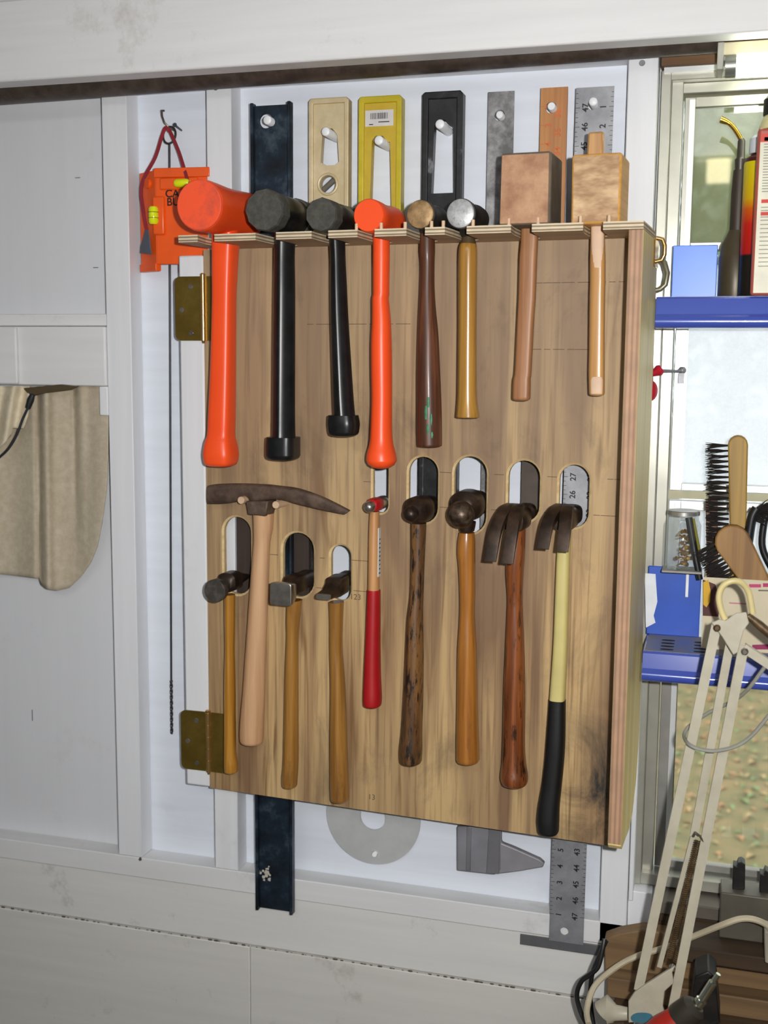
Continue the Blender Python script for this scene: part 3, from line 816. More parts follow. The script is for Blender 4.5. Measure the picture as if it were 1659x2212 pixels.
# front edge of the plank shows its laminations
n_side = len(pts)
mb.box(U0S + .0004, U1S - .0004, -.1086, -.107, zs0 + .008, ZS - .0006, 1)
part(door, 'side_panel', mb, [SIDEW, PLYX], bevel=.0015)
hs = MB(); hu = U1S + .001
hs.box(U1S, hu + .001, -.0, .040, 1.675, 1.711); part(door, 'hasp_plate', hs, BRASSP, bevel=.001)
def ring3(c, r, ax=0, n=24, a0=0, a1=2 * math.pi):
    out_ = []
    for i in range(n + (0 if abs(a1 - a0 - 2 * math.pi) < 1e-6 else 1)):
        a = a0 + (a1 - a0) * i / n
        p = [c[0], c[1], c[2]]; p[(ax + 1) % 3] += r * math.cos(a); p[(ax + 2) % 3] += r * math.sin(a); out_.append(tuple(p))
    return out_
part(door, 'hasp_staple', MB().tube([(hu, .012, 1.713), (hu + .009, .012, 1.711), (hu + .012, .012, 1.703), (hu + .012, .012, 1.691), (hu + .009, .012, 1.684), (hu, .012, 1.682)], .0028, 10), BRASSP)
part(door, 'pull_ring', MB().tube([(hu + .0055, .020, 1.686), (hu + .012, .018, 1.681), (hu + .0165, .016, 1.667), (hu + .0145, .014, 1.652), (hu + .008, .014, 1.646), (hu + .002, .014, 1.645)], .0034, 10), plain('grey_bronze_ring', '#7d7a66', .35, .5))
# ---- hinges, hinge strip
xs0, zs_t = WY(385, 552, -.024); xs1, zs_b = WY(398, 1694, -.024)
trim(xs0, -.7562, -.0238, -.0004, zs_b, zs_t, WHITE, .003)
for (py0, py1, pl, pr, prr, lab) in ((597, 736, 378, 441, 462, 'upper brass butt hinge beside the big orange hammer'), (1535, 1662, 391, 452, 514, 'lower brass butt hinge beside the thin golden handle')):
    zt_ = WY(410, py0, -.0265)[1]; zb_ = WY(410, py1, -.0265)[1]; xl = WY(pl, (py0 + py1) / 2, -.026)[0]
    zm = (zt_ + zb_) / 2
    t = thing('butt_hinge', lab, 'hinge', (-.7555, -.0262, zb_), 'brass hinges of the rack door')
    def leaf(x_in, x_out):
        P = []; rc = .009; sg = 1 if x_out > x_in else -1
        P += [(x_in, zb_), ]
        for i in range(5): a = -math.pi / 2 + math.pi / 2 * i / 4; P.append((x_out - sg * rc + sg * rc * math.cos(a), zb_ + rc + rc * math.sin(a)))
        for i in range(5): a = math.pi / 2 * i / 4; P.append((x_out - sg * rc + sg * rc * math.cos(a), zt_ - rc + rc * math.sin(a)))
        P += [(x_in, zt_)]; return P
    lm = MB(); lm.prism(leaf(-.7572, xl), lambda a, b, d_: (a, d_, b), -.0262, -.0242); lf_ = part(t, 'leaf', lm, BRASS)
    rm = MB(); rm.prism(leaf(-.7538, -.7538 + (-.7538 - xl) * .92), lambda a, b, d_: (a, d_ - (a + .7553) * math.tan(TH), b), -.0262, -.0242); rf_ = part(t, 'leaf', rm, BRASS)
    for k in range(5):
        a0 = zb_ + (zt_ - zb_) * k / 5 + .0004; a1 = zb_ + (zt_ - zb_) * (k + 1) / 5 - .0004
        part(t, 'knuckle', MB().cyl((-.7553, -.0275, a0), (-.7553, -.0275, a1), .0047, n=18), BRASSP, ang=60)
    part(t, 'hinge_pin', MB().tube([(-.7553, -.0275, zb_ - .004), (-.7553, -.0275, zb_ + .002), (-.7553, -.0275, zt_), (-.7553, -.0275, zt_ + .003), (-.7553, -.0275, zt_ + .0045)], [.002, .004, .004, .0045, .003], 14), BRASSP)
    for dx, fz in ((.42, .84), (.75, .48), (.42, .12)):
        x = -.757 + (xl + .757) * dx; z = zb_ + (zt_ - zb_) * fz
        sc = MB(); sc.tube([(x, -.0261, z), (x, -.0268, z)], [.0042, .0036], 14); sc.box(x - .003, x + .003, -.0271, -.0267, z - .0005, z + .0005)
        part(t, 'screw', sc, STEELB, sub=lf_)
# pencil lines ruled across the board
g = MB()
for z, a, b in ((DP(1000, 1022, 0)[1], .30, .645), (DP(1000, 1050, 0)[1], .26, .33), (DP(1000, 1098, 0)[1], .30, .63), (DP(690, 1205, 0)[1], .02, .28), (DP(690, 1270, 0)[1], .13, .27), (DP(800, 700, 0)[1], .17, .33), (DP(1250, 610, 0)[1], .50, .63), (DP(1250, 755, 0)[1], .50, .60)):
    x = a
    while x < b:
        l_n = random.uniform(.008, .02); g.box(x, min(x + l_n, b), -.00025, .0, z - .0004, z + .0004); x += l_n + random.choice((.0004, .0006, .001, .004))
def inhole(x, z):
    for k in holes:
        l, r, t_, b = holes[k]; u0 = DP(l, (t_ + b) / 2, 0)[0]; u1 = DP(r, (t_ + b) / 2, 0)[0]
        if u0 - .002 < x < u1 + .002 and DP((l + r) / 2, b, 0)[1] < z < DP((l + r) / 2, t_, 0)[1]: return True
    return False
gg = MB()
for tx_, px, py, sz in (('123', 768, 1290, .012), ('13', 803, 1722, .012)):
    pu, pz = DP(px, py, 0); glyphs(gg, tx_, sz, lambda a, b: (pu + a, -.0003, pz + b), bold=0)
for i in range(0, len(g.v), 8):
    q = g.v[i:i + 8]
    if not (inhole(q[0][0], q[0][2]) or inhole(q[1][0], q[1][2]) or inhole((q[0][0] + q[1][0]) / 2, q[0][2])):
        gg.box(q[0][0], q[1][0], -.00025, 0, q[0][2], q[4][2])
part(door, 'pencil_lines', gg, plain('pencil_line', '#5d4c3a', .8), sub=board)

# ================================================================== LOWER ROW
GOLDTHIN = wood('amber_handle', '#9a6420', '#c08a34', '#ad7626', rough=.35, coat=.3)
GOLDTHIN2 = wood('brown_amber_handle', '#7d5222', '#ab7a36', rough=.38, coat=.25, blotch=('#4d2f14', 10, .58, .74))
PINK = wood('pale_pinkish_ash_handle', '#b98a62', '#d2a77e', rough=.6, scale=.7, blotch=('#8d6a50', 20, .66, .8))
MOTT = wood('dark_mottled_handle', '#46311f', '#80592f', '#664527', rough=.45, blotch=('#1d140e', 60, .50, .60))
AMB = wood('orange_amber_handle', '#8c5520', '#b57630', rough=.35, coat=.3, blotch=('#4a2f1a', 14, .62, .78))
RUSTW = wood('red_brown_mottled_handle', '#5e3015', '#96552a', '#7c4320', rough=.36, coat=.3, blotch=('#2d180c', 38, .53, .63))
CREAM = plain('yellow_fibreglass', '#cdbf7c', .4, var=.06)
GRIP = plain('black_grip', '#0d0d0e', .55, var=.1, scale=80, bump=.15)
REDG = plain('red_dipped_grip', '#a90f16', .5, var=.08, scale=40)
REDP = plain('red_head_paint', '#b5141c', .4)
NATW = wood('natural_ash_handle', '#b67f4c', '#cf9a66', rough=.35, coat=.3)


def lower(name, lab, rows, mats, ratio=1.25, ex=2.2, end='round', w=HL, cat='hammer'):
    hm, d = handle(rows, w, ratio, ex, end=end)
    t = thing(name, lab, cat, hbase(d, w), 'hammers in the lower row', True)
    part(t, 'handle', hm, mats)
    return t, d


# A round-faced thin hammer
t, d = lower('cross_peen_hammer', 'thin golden-handled hammer with round face, leftmost in the lower row', [(1284, 484, 508), (1340, 485, 508), (1400, 486, 507), (1440, 485, 508), (1500, 484, 509), (1560, 484, 509), (1620, 484, 510), (1650, 484, 514), (1665, 485, 514)], GOLDTHIN)
u = d[0][0]; wf_, zf = UP(463, 1277, u); r = UP(463, 1277 - 25, u)[1] - zf
part(t, 'head', head(u, zf, [(.04, .0085, .003), (.038, .0115, .005), (.034, .0145, .006, 1.05), (.008, .0145, .006, 1.05), (.004, .0115, .006), (-.006, .009, .006, 1.1), (-.026, .004, .006, 2.6)], ex=2.8), STEEL)
part(t, 'striking_face', head(u, zf, [(.039, .009, .003), (wf_ - .016, r * .82), (wf_ - .012, r * .98), (wf_ - .001, r), (wf_ + .0005, r * .93)]), worn('grey_face', '#4a443e', '#5f5952', 60, rough=.5, metal=.4))

# B rock pick resting on two pegs
WB = .0165
t, d = lower('rock_pick', 'rock pick with pale ash handle resting on two round pegs', [(1109, 546, 592), (1140, 547, 590), (1176, 547, 584), (1250, 541, 581), (1352, 534, 577), (1420, 529, 574), (1493, 524, 573), (1550, 519, 571), (1585, 517, 570), (1600, 518, 569)], PINK, 1.0, 2.0, w=WB, cat='pick')
up = [(447, 1049), (470, 1046), (520, 1045), (570, 1047), (600, 1050), (640, 1056), (690, 1073), (730, 1092), (752, 1104)]
lo = [(447, 1090), (475, 1090), (505, 1086), (530, 1078), (543, 1085), (596, 1080), (640, 1091), (690, 1103), (740, 1113)]
rings = []
for k, (a, b) in enumerate(zip(cr(up, 4), cr(lo, 4))):
    (ua, za), (ub, zb) = DP(a[0], a[1], WB + .008), DP(b[0], b[1], WB + .008); zc = (za + zb) / 2; hh = abs(za - zb) / 2; f = k / (len(up) * 4 - 4)
    dep = .009 if f < .6 else .009 - (f - .6) / .4 * .005
    rings.append([(ua + (ub - ua) * (.5 - .5 * math.copysign(abs(math.sin(q)) ** .6, math.sin(q))), -WB - dep * math.copysign(abs(math.cos(q)) ** .6, math.cos(q)), zc + hh * math.copysign(abs(math.sin(q)) ** .6, math.sin(q))) for q in [2 * math.pi * j / 16 for j in range(16)]])
hm = MB(); hm.loft(rings)
RUSTS = worn('rust_brown_forged_steel', '#4a3a30', '#6d594b', 45, .4, .65, .6, .3, bump=.3, c3='#8a7768')
hd = part(t, 'head', hm, RUSTS)
(ua, za), (ub, zb), (uc_, zc_), (ud_, zd_) = DP(541, 1080, WB), DP(590, 1080, WB), DP(584, 1113, WB), DP(546, 1109, WB)
part(t, 'eye_socket', MB().prism([(ua, za), (ub, zb), (uc_, zc_), (ud_, zd_)], DF, WB + .0172, WB - .0145), RUSTS, sub=hd, bevel=.002)
for px, py in ((520, 1081), (595, 1091)):
    uu, zz = DP(px, py, .0365)
    part(door, 'support_peg', MB().tube([(uu, .004, zz), (uu, -.0358, zz), (uu, -.0365, zz)], [.0056, .0056, .005], 18), PEGB)

# C square flatter
t, d = lower('square_face_hammer', 'hammer with bright square steel face and amber handle', [(1296, 620, 653), (1340, 619, 648), (1380, 619, 645), (1450, 616, 645), (1550, 614, 645), (1640, 612, 645), (1680, 609, 643), (1696, 610, 642)], GOLDTHIN2)
u = d[0][0]; wf_, zf = UP(606, 1284, u)
part(t, 'head', head(u, zf, [(.046, .0115, .001), (.040, .013, .004), (.034, .0145, .006), (.006, .0145, .006), (-.004, .012, .007), (-.03, .012, .007)], ex=4), STEEL)
part(t, 'square_face', head(u, zf, [(.044, .012), (wf_ - .012, .0165), (wf_ - .001, .017), (wf_, .0164)], ex=9), STEELB, bevel=.0008)

# D cross peen
t, d = lower('cross_peen_hammer', 'cross peen hammer with chisel edge towards the viewer and tapered tan handle', [(1300, 711, 743), (1340, 712, 741), (1400, 712, 740), (1440, 713, 743), (1500, 714, 747), (1600, 713, 750), (1680, 713, 753), (1725, 714, 754)], GOLDTHIN2)
u = d[0][0]; wf_, zf = UP(699, 1291, u)
part(t, 'head', head(u, zf, [(wf_, .0034, .001, 3.3), (wf_ - .002, .0046, .0015, 2.5), (wf_ - .022, .0062, .002, 1.85), (.037, .0125, .006, 1.0), (.034, .0145, .008, .95), (.008, .0145, .009, .95), (.004, .0095, .012), (-.012, .0095, .012), (-.016, .0105, .012), (-.028, .0105, .012)], ex=4.5), STEEL)

part(t, 'chisel_edge', head(u, zf, [(wf_ - .001, .0042, .0012, 2.7), (wf_ + .0006, .0034, .001, 3.3)], ex=5), STEELB)

# E little red ball peen
t, d = lower('ball_peen_hammer', 'slim ball peen hammer with red head and red dipped grip', [(1105, 799, 820), (1150, 797, 819), (1200, 796, 819), (1277, 795, 820)], NATW, 1.2, end='flat')
gm, dg = handle([(1274, 793.5, 821.5), (1290, 793, 822), (1400, 788.5, 822), (1460, 786, 823), (1505, 784.5, 825), (1521, 785, 824)], HL, 1.25, 2.2)
part(t, 'grip', gm, REDG)
u = d[0][0]; zh = DP(812, 1090, HL)[1]
hm_ = MB(); hm_ = head(u, zh, [(.036, .0075), (.031, .0098), (.013, .0098), (.008, .0075)], ex=3); part(t, 'head', hm_, REDP)
part(t, 'ball_peen', MB().add([], []).sphere((u, -.046, zh - .001), .0086, 18).cyl((u, -.042, zh), (u, -.034, zh), .0055, .006), STEELB)
part(t, 'striking_face', head(u, zh, [(.01, .006), (.002, .0075), (-.002, .0095), (-.014, .0095), (-.0155, .0085)]), STEELB)
lb = MB()
pl_u, pl_z0 = DP(818, 1245, HL); pl_z1 = DP(818, 1140, HL)[1]
sidex = u + .0078
lb.box(sidex - .0012, sidex + .0002, -HL - .0045, -HL + .0045, pl_z0, pl_z1)
lbo = part(t, 'paper_label', lb, plain('white_paper_label', '#d9d4cc', .6))
lt = MB()
for i in range(9): lt.box(sidex + .0002, sidex + .0004, -HL - .003 + (i % 3) * .0007, -HL + .003, pl_z0 + .004 + i * .0062, pl_z0 + .0062 + i * .0062)
part(t, 'label_print', lt, plain('blue_label_ink', '#4a5f8c', .6), sub=lbo)

# F, G ball peens
t, d = lower('ball_peen_hammer', 'ball peen hammer with small dark ball and dark mottled handle', [(1130, 888, 921), (1160, 888, 920), (1200, 888, 918), (1280, 886, 915), (1330, 880, 914), (1380, 877, 915), (1450, 874, 915), (1520, 871, 914), (1580, 867, 912), (1620, 863, 912), (1643, 864, 911)], MOTT)
u = d[0][0]; wf_, zf = UP(886, 1111, u); rb = .0112
part(t, 'head', head(u, zf + .002, [(wf_ - .012, .0095), (.047, .0145), (.038, .0192), (.010, .0192), (.004, .0140), (-.006, .012), (-.012, .0145), (-.03, .0145)], ex=2.4), STEEL)
part(t, 'ball_peen', MB().sphere((u, -wf_ + .004, zf), rb, 24), STEEL)
t, d = lower('ball_peen_hammer', 'heavy ball peen hammer with big battered ball and orange-brown handle', [(1150, 992, 1025), (1170, 989, 1027), (1195, 988, 1027), (1230, 991, 1027), (1280, 993, 1027), (1330, 993, 1026), (1400, 989, 1030), (1460, 988, 1031), (1540, 987, 1033), (1600, 986, 1035), (1640, 986, 1036)], AMB)
u = d[0][0]; wf_, zf = UP(990, 1114, u)
BATT = worn('battered_steel_ball', '#3a2c22', '#6d5c4c', 60, .42, .6, .4, .6, bump=.5, c3='#a39686')
part(t, 'head', head(u, zf + .004, [(wf_ - .018, .0135), (.048, .0165, .003), (.041, .0215, .005), (.010, .0222, .005), (.002, .0175, .004), (-.008, .016, .003), (-.012, .018, .003), (-.03, .018, .003)], ex=2.3), STEEL)
part(t, 'ball_peen', MB().sphere((u, -wf_ + .013, zf), .0192, 26), BATT)
part(t, 'split_collar', MB().loft([[(u + k_ * math.cos(a), -HL + k_ * 1.2 * math.sin(a), z_) for a in [2 * math.pi * j / 18 for j in range(18)]] for z_, k_ in ((zf - .014, .0125), (zf - .021, .0118), (zf - .027, .0105))]), STEEL)


# H, I claw hammers
def claw(u, zt, tips, wroot, mat_wide):
    """two prongs curving forward and down; tips [(du, w, z)]"""
    parts = []
    for sgn, (du, wt, zt_) in zip((-1, 1), tips):
        P = cr([(u + sgn * .005, wroot, zt - .004), (u + sgn * .0075, wroot + (wt - wroot) * .38, zt - .004), (u + (sgn * .0075 + du) / 2 + sgn * .0015, wroot + (wt - wroot) * .74, zt - (zt - zt_) * .36), (u + du, wt, zt_)], 6)
        rings = []
        for i, p in enumerate(P):
            f = i / (len(P) - 1); a = P[max(i - 1, 0)]; b = P[min(i + 1, len(P) - 1)]
            tx = np.array([0, b[1] - a[1], b[2] - a[2]]); tx = tx / np.linalg.norm(tx); nx = np.array([0, tx[2], -tx[1]])
            hw = .0086 - .0008 * f; th = .0085 * (1 - f) + .0018
            rings.append([(p[0] + s1 * hw, -(p[1] + nx[1] * s2 * th), p[2] + nx[2] * s2 * th) for s1, s2 in ((-1, -.9), (-.8, -1), (.8, -1), (1, -.9), (1, .9), (.8, 1), (-.8, 1), (-1, .9))])
        m = MB(); m.loft(rings); parts.append(m)
    return parts


CLAW = worn('dark_brown_claw_steel', '#2a1f17', '#4a382b', 40, .4, .66, .42, .45, bump=.3, c3='#5d4738')
t, d = lower('claw_hammer', 'dark claw hammer with red-brown mottled wooden handle', [(1140, 1098, 1136), (1200, 1094, 1134), (1240, 1093, 1131), (1290, 1096, 1129), (1330, 1095, 1130), (1400, 1092, 1133), (1500, 1088, 1135), (1600, 1086, 1134), (1650, 1084, 1137), (1675, 1081, 1141), (1688, 1083, 1140)], RUSTW)
u = d[0][0]; zt = UP(1112, 1098, u)[1]
zt = DP(1130, 1096, .03)[1]
part(t, 'head', head(u, zt - .0165, [(.052, .0145), (.040, .0165), (.008, .0165), (.0, .0125), (-.012, .0125), (-.016, .0155), (-.032, .0155)], ex=3), CLAW)
for m_, (a, b) in zip(claw(u, zt, [(-.0165, .106, DP(1060, 1213, .106)[1]), (.0062, .104, DP(1097, 1218, .104)[1])], .04, None), ((0, 0), (0, 0))):
    part(t, 'claw', m_, CLAW)
t, d = lower('claw_hammer', 'claw hammer with pale yellow fibreglass shaft and black grip', [(1140, 1208, 1234), (1200, 1203, 1232), (1300, 1199, 1229), (1400, 1195, 1226), (1514, 1187, 1221)], CREAM, 1.15, 3.0, end='flat')
gm, dg = handle([(1511, 1186, 1222), (1530, 1185, 1222), (1600, 1180, 1221), (1650, 1176, 1218), (1700, 1170, 1213), (1740, 1163, 1209), (1770, 1160, 1208), (1794, 1162, 1207)], HL, 1.15, 2.6)
part(t, 'grip', gm, GRIP)
u = d[0][0]; zt = DP(1240, 1098, .03)[1]
part(t, 'head', head(u, zt - .0155, [(.05, .013), (.038, .0155), (.008, .0155), (.0, .0115), (-.012, .0115), (-.016, .014), (-.03, .014)], ex=3), CLAW)
for m_ in claw(u, zt, [(-.0150, .098, DP(1174, 1186, .098)[1]), (.0100, .094, DP(1217, 1192, .094)[1])], .036, None):
    part(t, 'claw', m_, CLAW)

# ================================================================== TOOLS HUNG ON THE WALL BEHIND THE RACK
def peg(px, py, y0=-.020, r=.0062, lab=''):
    x, z = WY(px, py, y0)
    m = MB(); m.tube([(x, .038, z), (x, y0 + .001, z), (x, y0, z)], [r, r, r * .85], 18)
    return solo('wooden_peg', m, PEGW, lab, 'peg', (x, .038, z), 'white pegs in the wall above the rack', ang=50)


def bar(x0, x1, z0, z1, y0, y1): return MB().box(x0, x1, y0, y1, z0, z1)


def level_body(name, lab, pl, pr, ptop, zbot, y0, y1, rimw, web_y, mat_rim, mat_web, windows, rc=.004, cat='level'):
    """framed level: rim flanges plus recessed web with cut-outs; windows = outlines in (x, z)"""
    x0, zt = WY(pl, ptop, y0); x1 = WY(pr, ptop, y0)[0]
    t = thing(name, lab, cat, ((x0 + x1) / 2, y1, zbot))
    out = [(x0, zbot), (x1, zbot), (x1, zt - rc), (x1 - rc, zt), (x0 + rc, zt), (x0, zt - rc)]
    inn = [(x0 + rimw, zbot + rimw), (x1 - rimw, zbot + rimw), (x1 - rimw, zt - rimw - .001), (x0 + rimw, zt - rimw - .001)]
    part(t, 'frame', plate_with_holes(out, [inn], y0, y1, lambda a, b, d_: (a, d_, b)), [mat_rim, mat_rim], smooth=False, bevel=.0015)
    web = part(t, 'web', plate_with_holes(inn, windows, web_y, y1 - .002, lambda a, b, d_: (a, d_, b)), [mat_web, mat_web], smooth=False)
    return t, web, x0, x1, zt


def pxpoly(pts, y): return [WY(a, b, y) for a, b in pts]


DKBLUE = worn('scratched_dark_blue_steel', '#14181d', '#22303e', 22, .36, .54, .4, .4, bump=.15, c3='#4a5660')
# I-beam level (runs behind the whole rack and out below)
x0, zt = WY(542, 224, -.010); x1 = WY(629, 219, -.010)[0]; zb_ = WY(575, 1968, -.012)[1]
xb0 = WY(531, 1955, -.012)[0]
YI0, YI1 = -.0145, -.0015
pth = WY(576, 262, -.004)
hole = [(pth[0] + .0105 * math.cos(2 * math.pi * i / 20), pth[1] + .0105 * math.sin(2 * math.pi * i / 20)) for i in range(20)]
t = thing('beam_level', 'scratched dark blue steel beam level running behind the rack and out below', 'level', ((x0 + x1) / 2, -.002, zb_))
part(t, 'web', plate_with_holes([(x0 + .003, zb_ + .002), (x1 - .003, zb_ + .002), (x1 - .003, zt - .003), (x0 + .003, zt - .003)], [hole], -.0065, -.003, lambda a, b, d_: (a, d_, b)), [DKBLUE, DKBLUE], smooth=False)
part(t, 'flange', bar(x0, x0 + .005, zb_, zt, YI0, YI1), DKBLUE, bevel=.001)
part(t, 'flange', bar(x1 - .005, x1, zb_, zt, YI0, YI1), DKBLUE, bevel=.001)
sp = MB(); px_, pz_ = WY(575, 1885, -.0066)
for i in range(26):
    a, q = random.uniform(0, 6.28), random.uniform(.0, .012); sp.sphere((px_ + q * math.cos(a), -.0066, pz_ + q * 1.3 * math.sin(a)), random.uniform(.001, .003), 8, sc=(1, .15, 1.2))
part(t, 'paint_splash', sp, plain('dried_white_paint', '#b9b2a6', .7))
# small aluminium level
ALC = worn('cast_cream_aluminium', '#c7b48c', '#dac9a4', 30, .4, .66, .5, .15, bump=.08)
YA0, YA1 = .002, .020
w1 = pxpoly([(696, 286), (704, 278), (717, 277), (728, 290), (732, 349), (724, 356), (704, 357), (692, 350)], YA0 + .003)
cxa, cza = WY(708, 398, YA0 + .003)
w2 = [(cxa + .0125 * math.cos(2 * math.pi * i / 22), cza + .0125 * math.sin(2 * math.pi * i / 22)) for i in range(22)]
t, web, *_ = level_body('torpedo_level', 'small cream cast level with round vial window hung on a peg', 666, 753, 213, 1.555, YA0, YA1, .007, YA0 + .004, ALC, ALC, [w1, w2])
part(t, 'vial_rim', MB().tube([(cxa + .0145 * math.cos(a), YA0 + .003, cza + .0145 * math.sin(a)) for a in [2 * math.pi * i / 24 for i in range(24)]], .0022, 8, closed=True), ALC, sub=web)
part(t, 'vial', MB().cyl((cxa - .0085, YA0 + .009, cza - .007), (cxa + .0085, YA0 + .009, cza + .007), .0042, n=14), plain('smoky_vial', '#6f6a60', .2), sub=web)
# yellow level
YEL = worn('yellow_level_paint', '#b8a516', '#d2bd2a', 14, .4, .66, .35, 0, bump=.04)
YELW = worn('ochre_level_web', '#b99a20', '#cdb034', 10, .4, .66, .45, 0, bump=.04)
w1 = pxpoly([(803, 303), (811, 293), (826, 293), (836, 305), (842, 306), (846, 480), (797, 480)], YA0 + .003)
t, web, xx0, xx1, ztt = level_body('spirit_level', 'yellow level with a white barcode sticker hung on a peg', 774, 868, 209, 1.46, YA0, YA1 + .002, .0085, YA0 + .004, YEL, YELW, [w1])
(bx0, bz0), (bx1, bz1) = WY(789, 274, YA0 + .0035), WY(850, 236, YA0 + .0035)
stk = part(t, 'barcode_sticker', MB().box(bx0, bx1, YA0 + .0032, YA0 + .0045, bz0, bz1), plain('white_sticker', '#d8d4d2', .5), sub=web)
bc = MB(); x = bx0 + .008
while x < bx1 - .009:
    w_ = random.choice((.0005, .0008, .0013)); bc.box(x, x + w_, YA0 + .0029, YA0 + .0033, bz0 + .010, bz1 - .004); x += w_ + random.choice((.0006, .001, .0014))
bc.box(bx0 + .020, bx1 - .006, YA0 + .0029, YA0 + .0033, bz0 + .005, bz0 + .0065); bc.box(bx0 + .006, bx0 + .012, YA0 + .0029, YA0 + .0033, bz0 + .002, bz0 + .0035)
part(t, 'barcode', bc, plain('barcode_ink', '#4a484c', .6), sub=web)
# black level
BLK = worn('chipped_black_enamel', '#141415', '#242426', 60, .45, .64, .4, .1, bump=.1, c3='#77777a')
BLKW = worn('black_web_scratched', '#19191b', '#2c2c2f', 25, .45, .62, .35, .2, bump=.1, c3='#8b8b8e')
w1 = pxpoly([(938, 268), (946, 258), (961, 258), (972, 270), (979, 274), (980, 416), (931, 418)], YA0 + .003)
t, web, *_ = level_body('spirit_level', 'black level with chipped edges and a long tapered window', 912, 1000, 199, 1.20, YA0, YA1 + .002, .009, YA0 + .004, BLK, BLKW, [w1])
# steel rule, wooden rule, drywall square
MOTTL = worn('mottled_steel_rule', '#5f5e5e', '#8a8989', 40, .40, .56, .5, .3, bump=.06, c3='#a2a1a0')
x0, zt = WY(1055, 199, .010); x1 = WY(1111, 197, .010)[0]
pc = WY(1080, 250, .012)
def disc(c, r, n=18): return [(c[0] + r * math.cos(2 * math.pi * i / n), c[1] + r * math.sin(2 * math.pi * i / n)) for i in range(n)]
cal_zb = WY(1030, 1878, .012)[1]
t = thing('vernier_caliper', 'big mottled grey steel caliper, its jaw showing below the rack', 'caliper', ((x0 + x1) / 2, .012, cal_zb))
part(t, 'beam', plate_with_holes([(x0, cal_zb + .01), (x1, cal_zb + .01), (x1, zt), (x0, zt)], [disc(pc, .0075)], .010, .013, lambda a, b, d_: (a, d_, b)), [MOTTL, MOTTL], smooth=False)
jw = [(987, 1786), (1082, 1786), (1082, 1880), (1068, 1890), (987, 1881)]
part(t, 'slide_body', MB().prism(pxpoly(jw, .004), lambda a, b, d_: (a, d_, b), .004, .0165), plain('grey_cast_slide', '#87868c', .5, .2), bevel=.002)
part(t, 'slide_rib', MB().prism(pxpoly([(1008, 1786), (1018, 1786), (1016, 1882), (1006, 1881)], .002), lambda a, b, d_: (a, d_, b), .002, .0045), plain('grey_cast_rib', '#77767a', .5, .2), bevel=.001)
part(t, 'slide_rib', MB().prism(pxpoly([(1056, 1786), (1080, 1786), (1078, 1888), (1050, 1887)], .001), lambda a, b, d_: (a, d_, b), .001, .0045), plain('grey_cast_rib2', '#727176', .5, .2), bevel=.001)
part(t, 'jaw', MB().prism(pxpoly([(1076, 1800), (1084, 1822), (1110, 1832), (1166, 1857), (1176, 1866), (1172, 1874), (1120, 1883), (1072, 1889)], .005), lambda a, b, d_: (a, d_, b), .005, .0155), plain('grey_jaw', '#8d8b90', .5, .2), bevel=.002)
RULEW = wood('orange_wooden_rule', '#a3683a', '#bd8348', rough=.5)
x0, zt = WY(1169, 191, .010); x1 = WY(1227, 190, .010)[0]
pc = WY(1191, 233, .010)
t = thing('wooden_rule', 'orange wooden rule hung on a white peg behind the mallets', 'ruler', ((x0 + x1) / 2, .014, .93))
rl = part(t, 'blade', plate_with_holes([(x0, .93), (x1, .93), (x1, zt), (x0, zt)], [disc(pc, .0078)], .008, .013, lambda a, b, d_: (a, d_, b)), [RULEW, RULEW], smooth=False)
part(t, 'dark_strip', MB().box(WY(1126, 1050, .006)[0], x1 + .001, .0055, .0135, 1.30, 1.56), plain('dark_brown_wood', '#4a3d33', .6, var=.2, scale=60), sub=rl, label='dark brown lower half of the rule')
mk = MB()
for i in range(38):
    z = zt - .0254 * (i + 1)
    mk.box(x0, x0 + .006, .0077, .0081, z, z + .0008)
    if i < 10:
        glyphs(mk, str(i + 2), .012, lambda a, b: (x0 + .012 - b, .0077, z + a))
        glyphs(mk, str(36 - i), .012, lambda a, b: (x1 - .012 - b, .0077, z + a - .01))
part(t, 'red_numbers', mk, plain('red_rule_ink', '#c8642e', .6), sub=rl)
SQ = worn('satin_steel_blade', '#84858a', '#a0a1a4', 20, .4, .66, .42, .3, bump=.03)
INK = plain('black_engraved_ink', '#1d1d1f', .6)
YS0, YS1 = -.0050, -.0030
x0, zt = WY(1245, 190, YS0); x1 = WY(1326, 189, YS0)[0]; zbl = WY(1215, 2008, YS0)[1]
xb0, xb1 = WY(1186, 1995, YS0)[0], WY(1257, 2002, YS0)[0]
pc = WY(1281, 226, YS0); ph = WY(1219, 2012, YS0)
x1 = x0 + .0512
t = thing('drywall_square', 'long grey steel square with black numbers hanging at the right, crosspiece at its foot', 'square', ((x0 + x1) / 2, YS1, zbl - .03))
zc0 = WY(1128, 2045, YS0)[1]
ph = (ph[0], ph[1])
dx = WY(1187, 1990, YS0)[0] - x0
bl = part(t, 'blade', plate_with_holes([(x0 + dx, zbl - .02), (x1 + dx, zbl - .02), (x1, zt), (x0, zt)], [disc(pc, .0072), disc(ph, .0062)], YS0, YS1, lambda a, b, d_: (a, d_, b)), [SQ, SQ], smooth=False)
(ca, za), (cb, zb2), (cc, zc2), (cd_, zd2) = WY(1124, 2018, YS1), WY(1330, 2044, YS1), WY(1330, 2066, YS1), WY(1124, 2040, YS1)
part(t, 'crosspiece', MB().box(ca, cb, YS1, YS1 + .0022, zd2, za), plain('dark_steel_crosspiece', '#6a6a6d', .45, .3), bevel=.0005)
mk = MB(); nin = int((zt - zbl) / .0254)
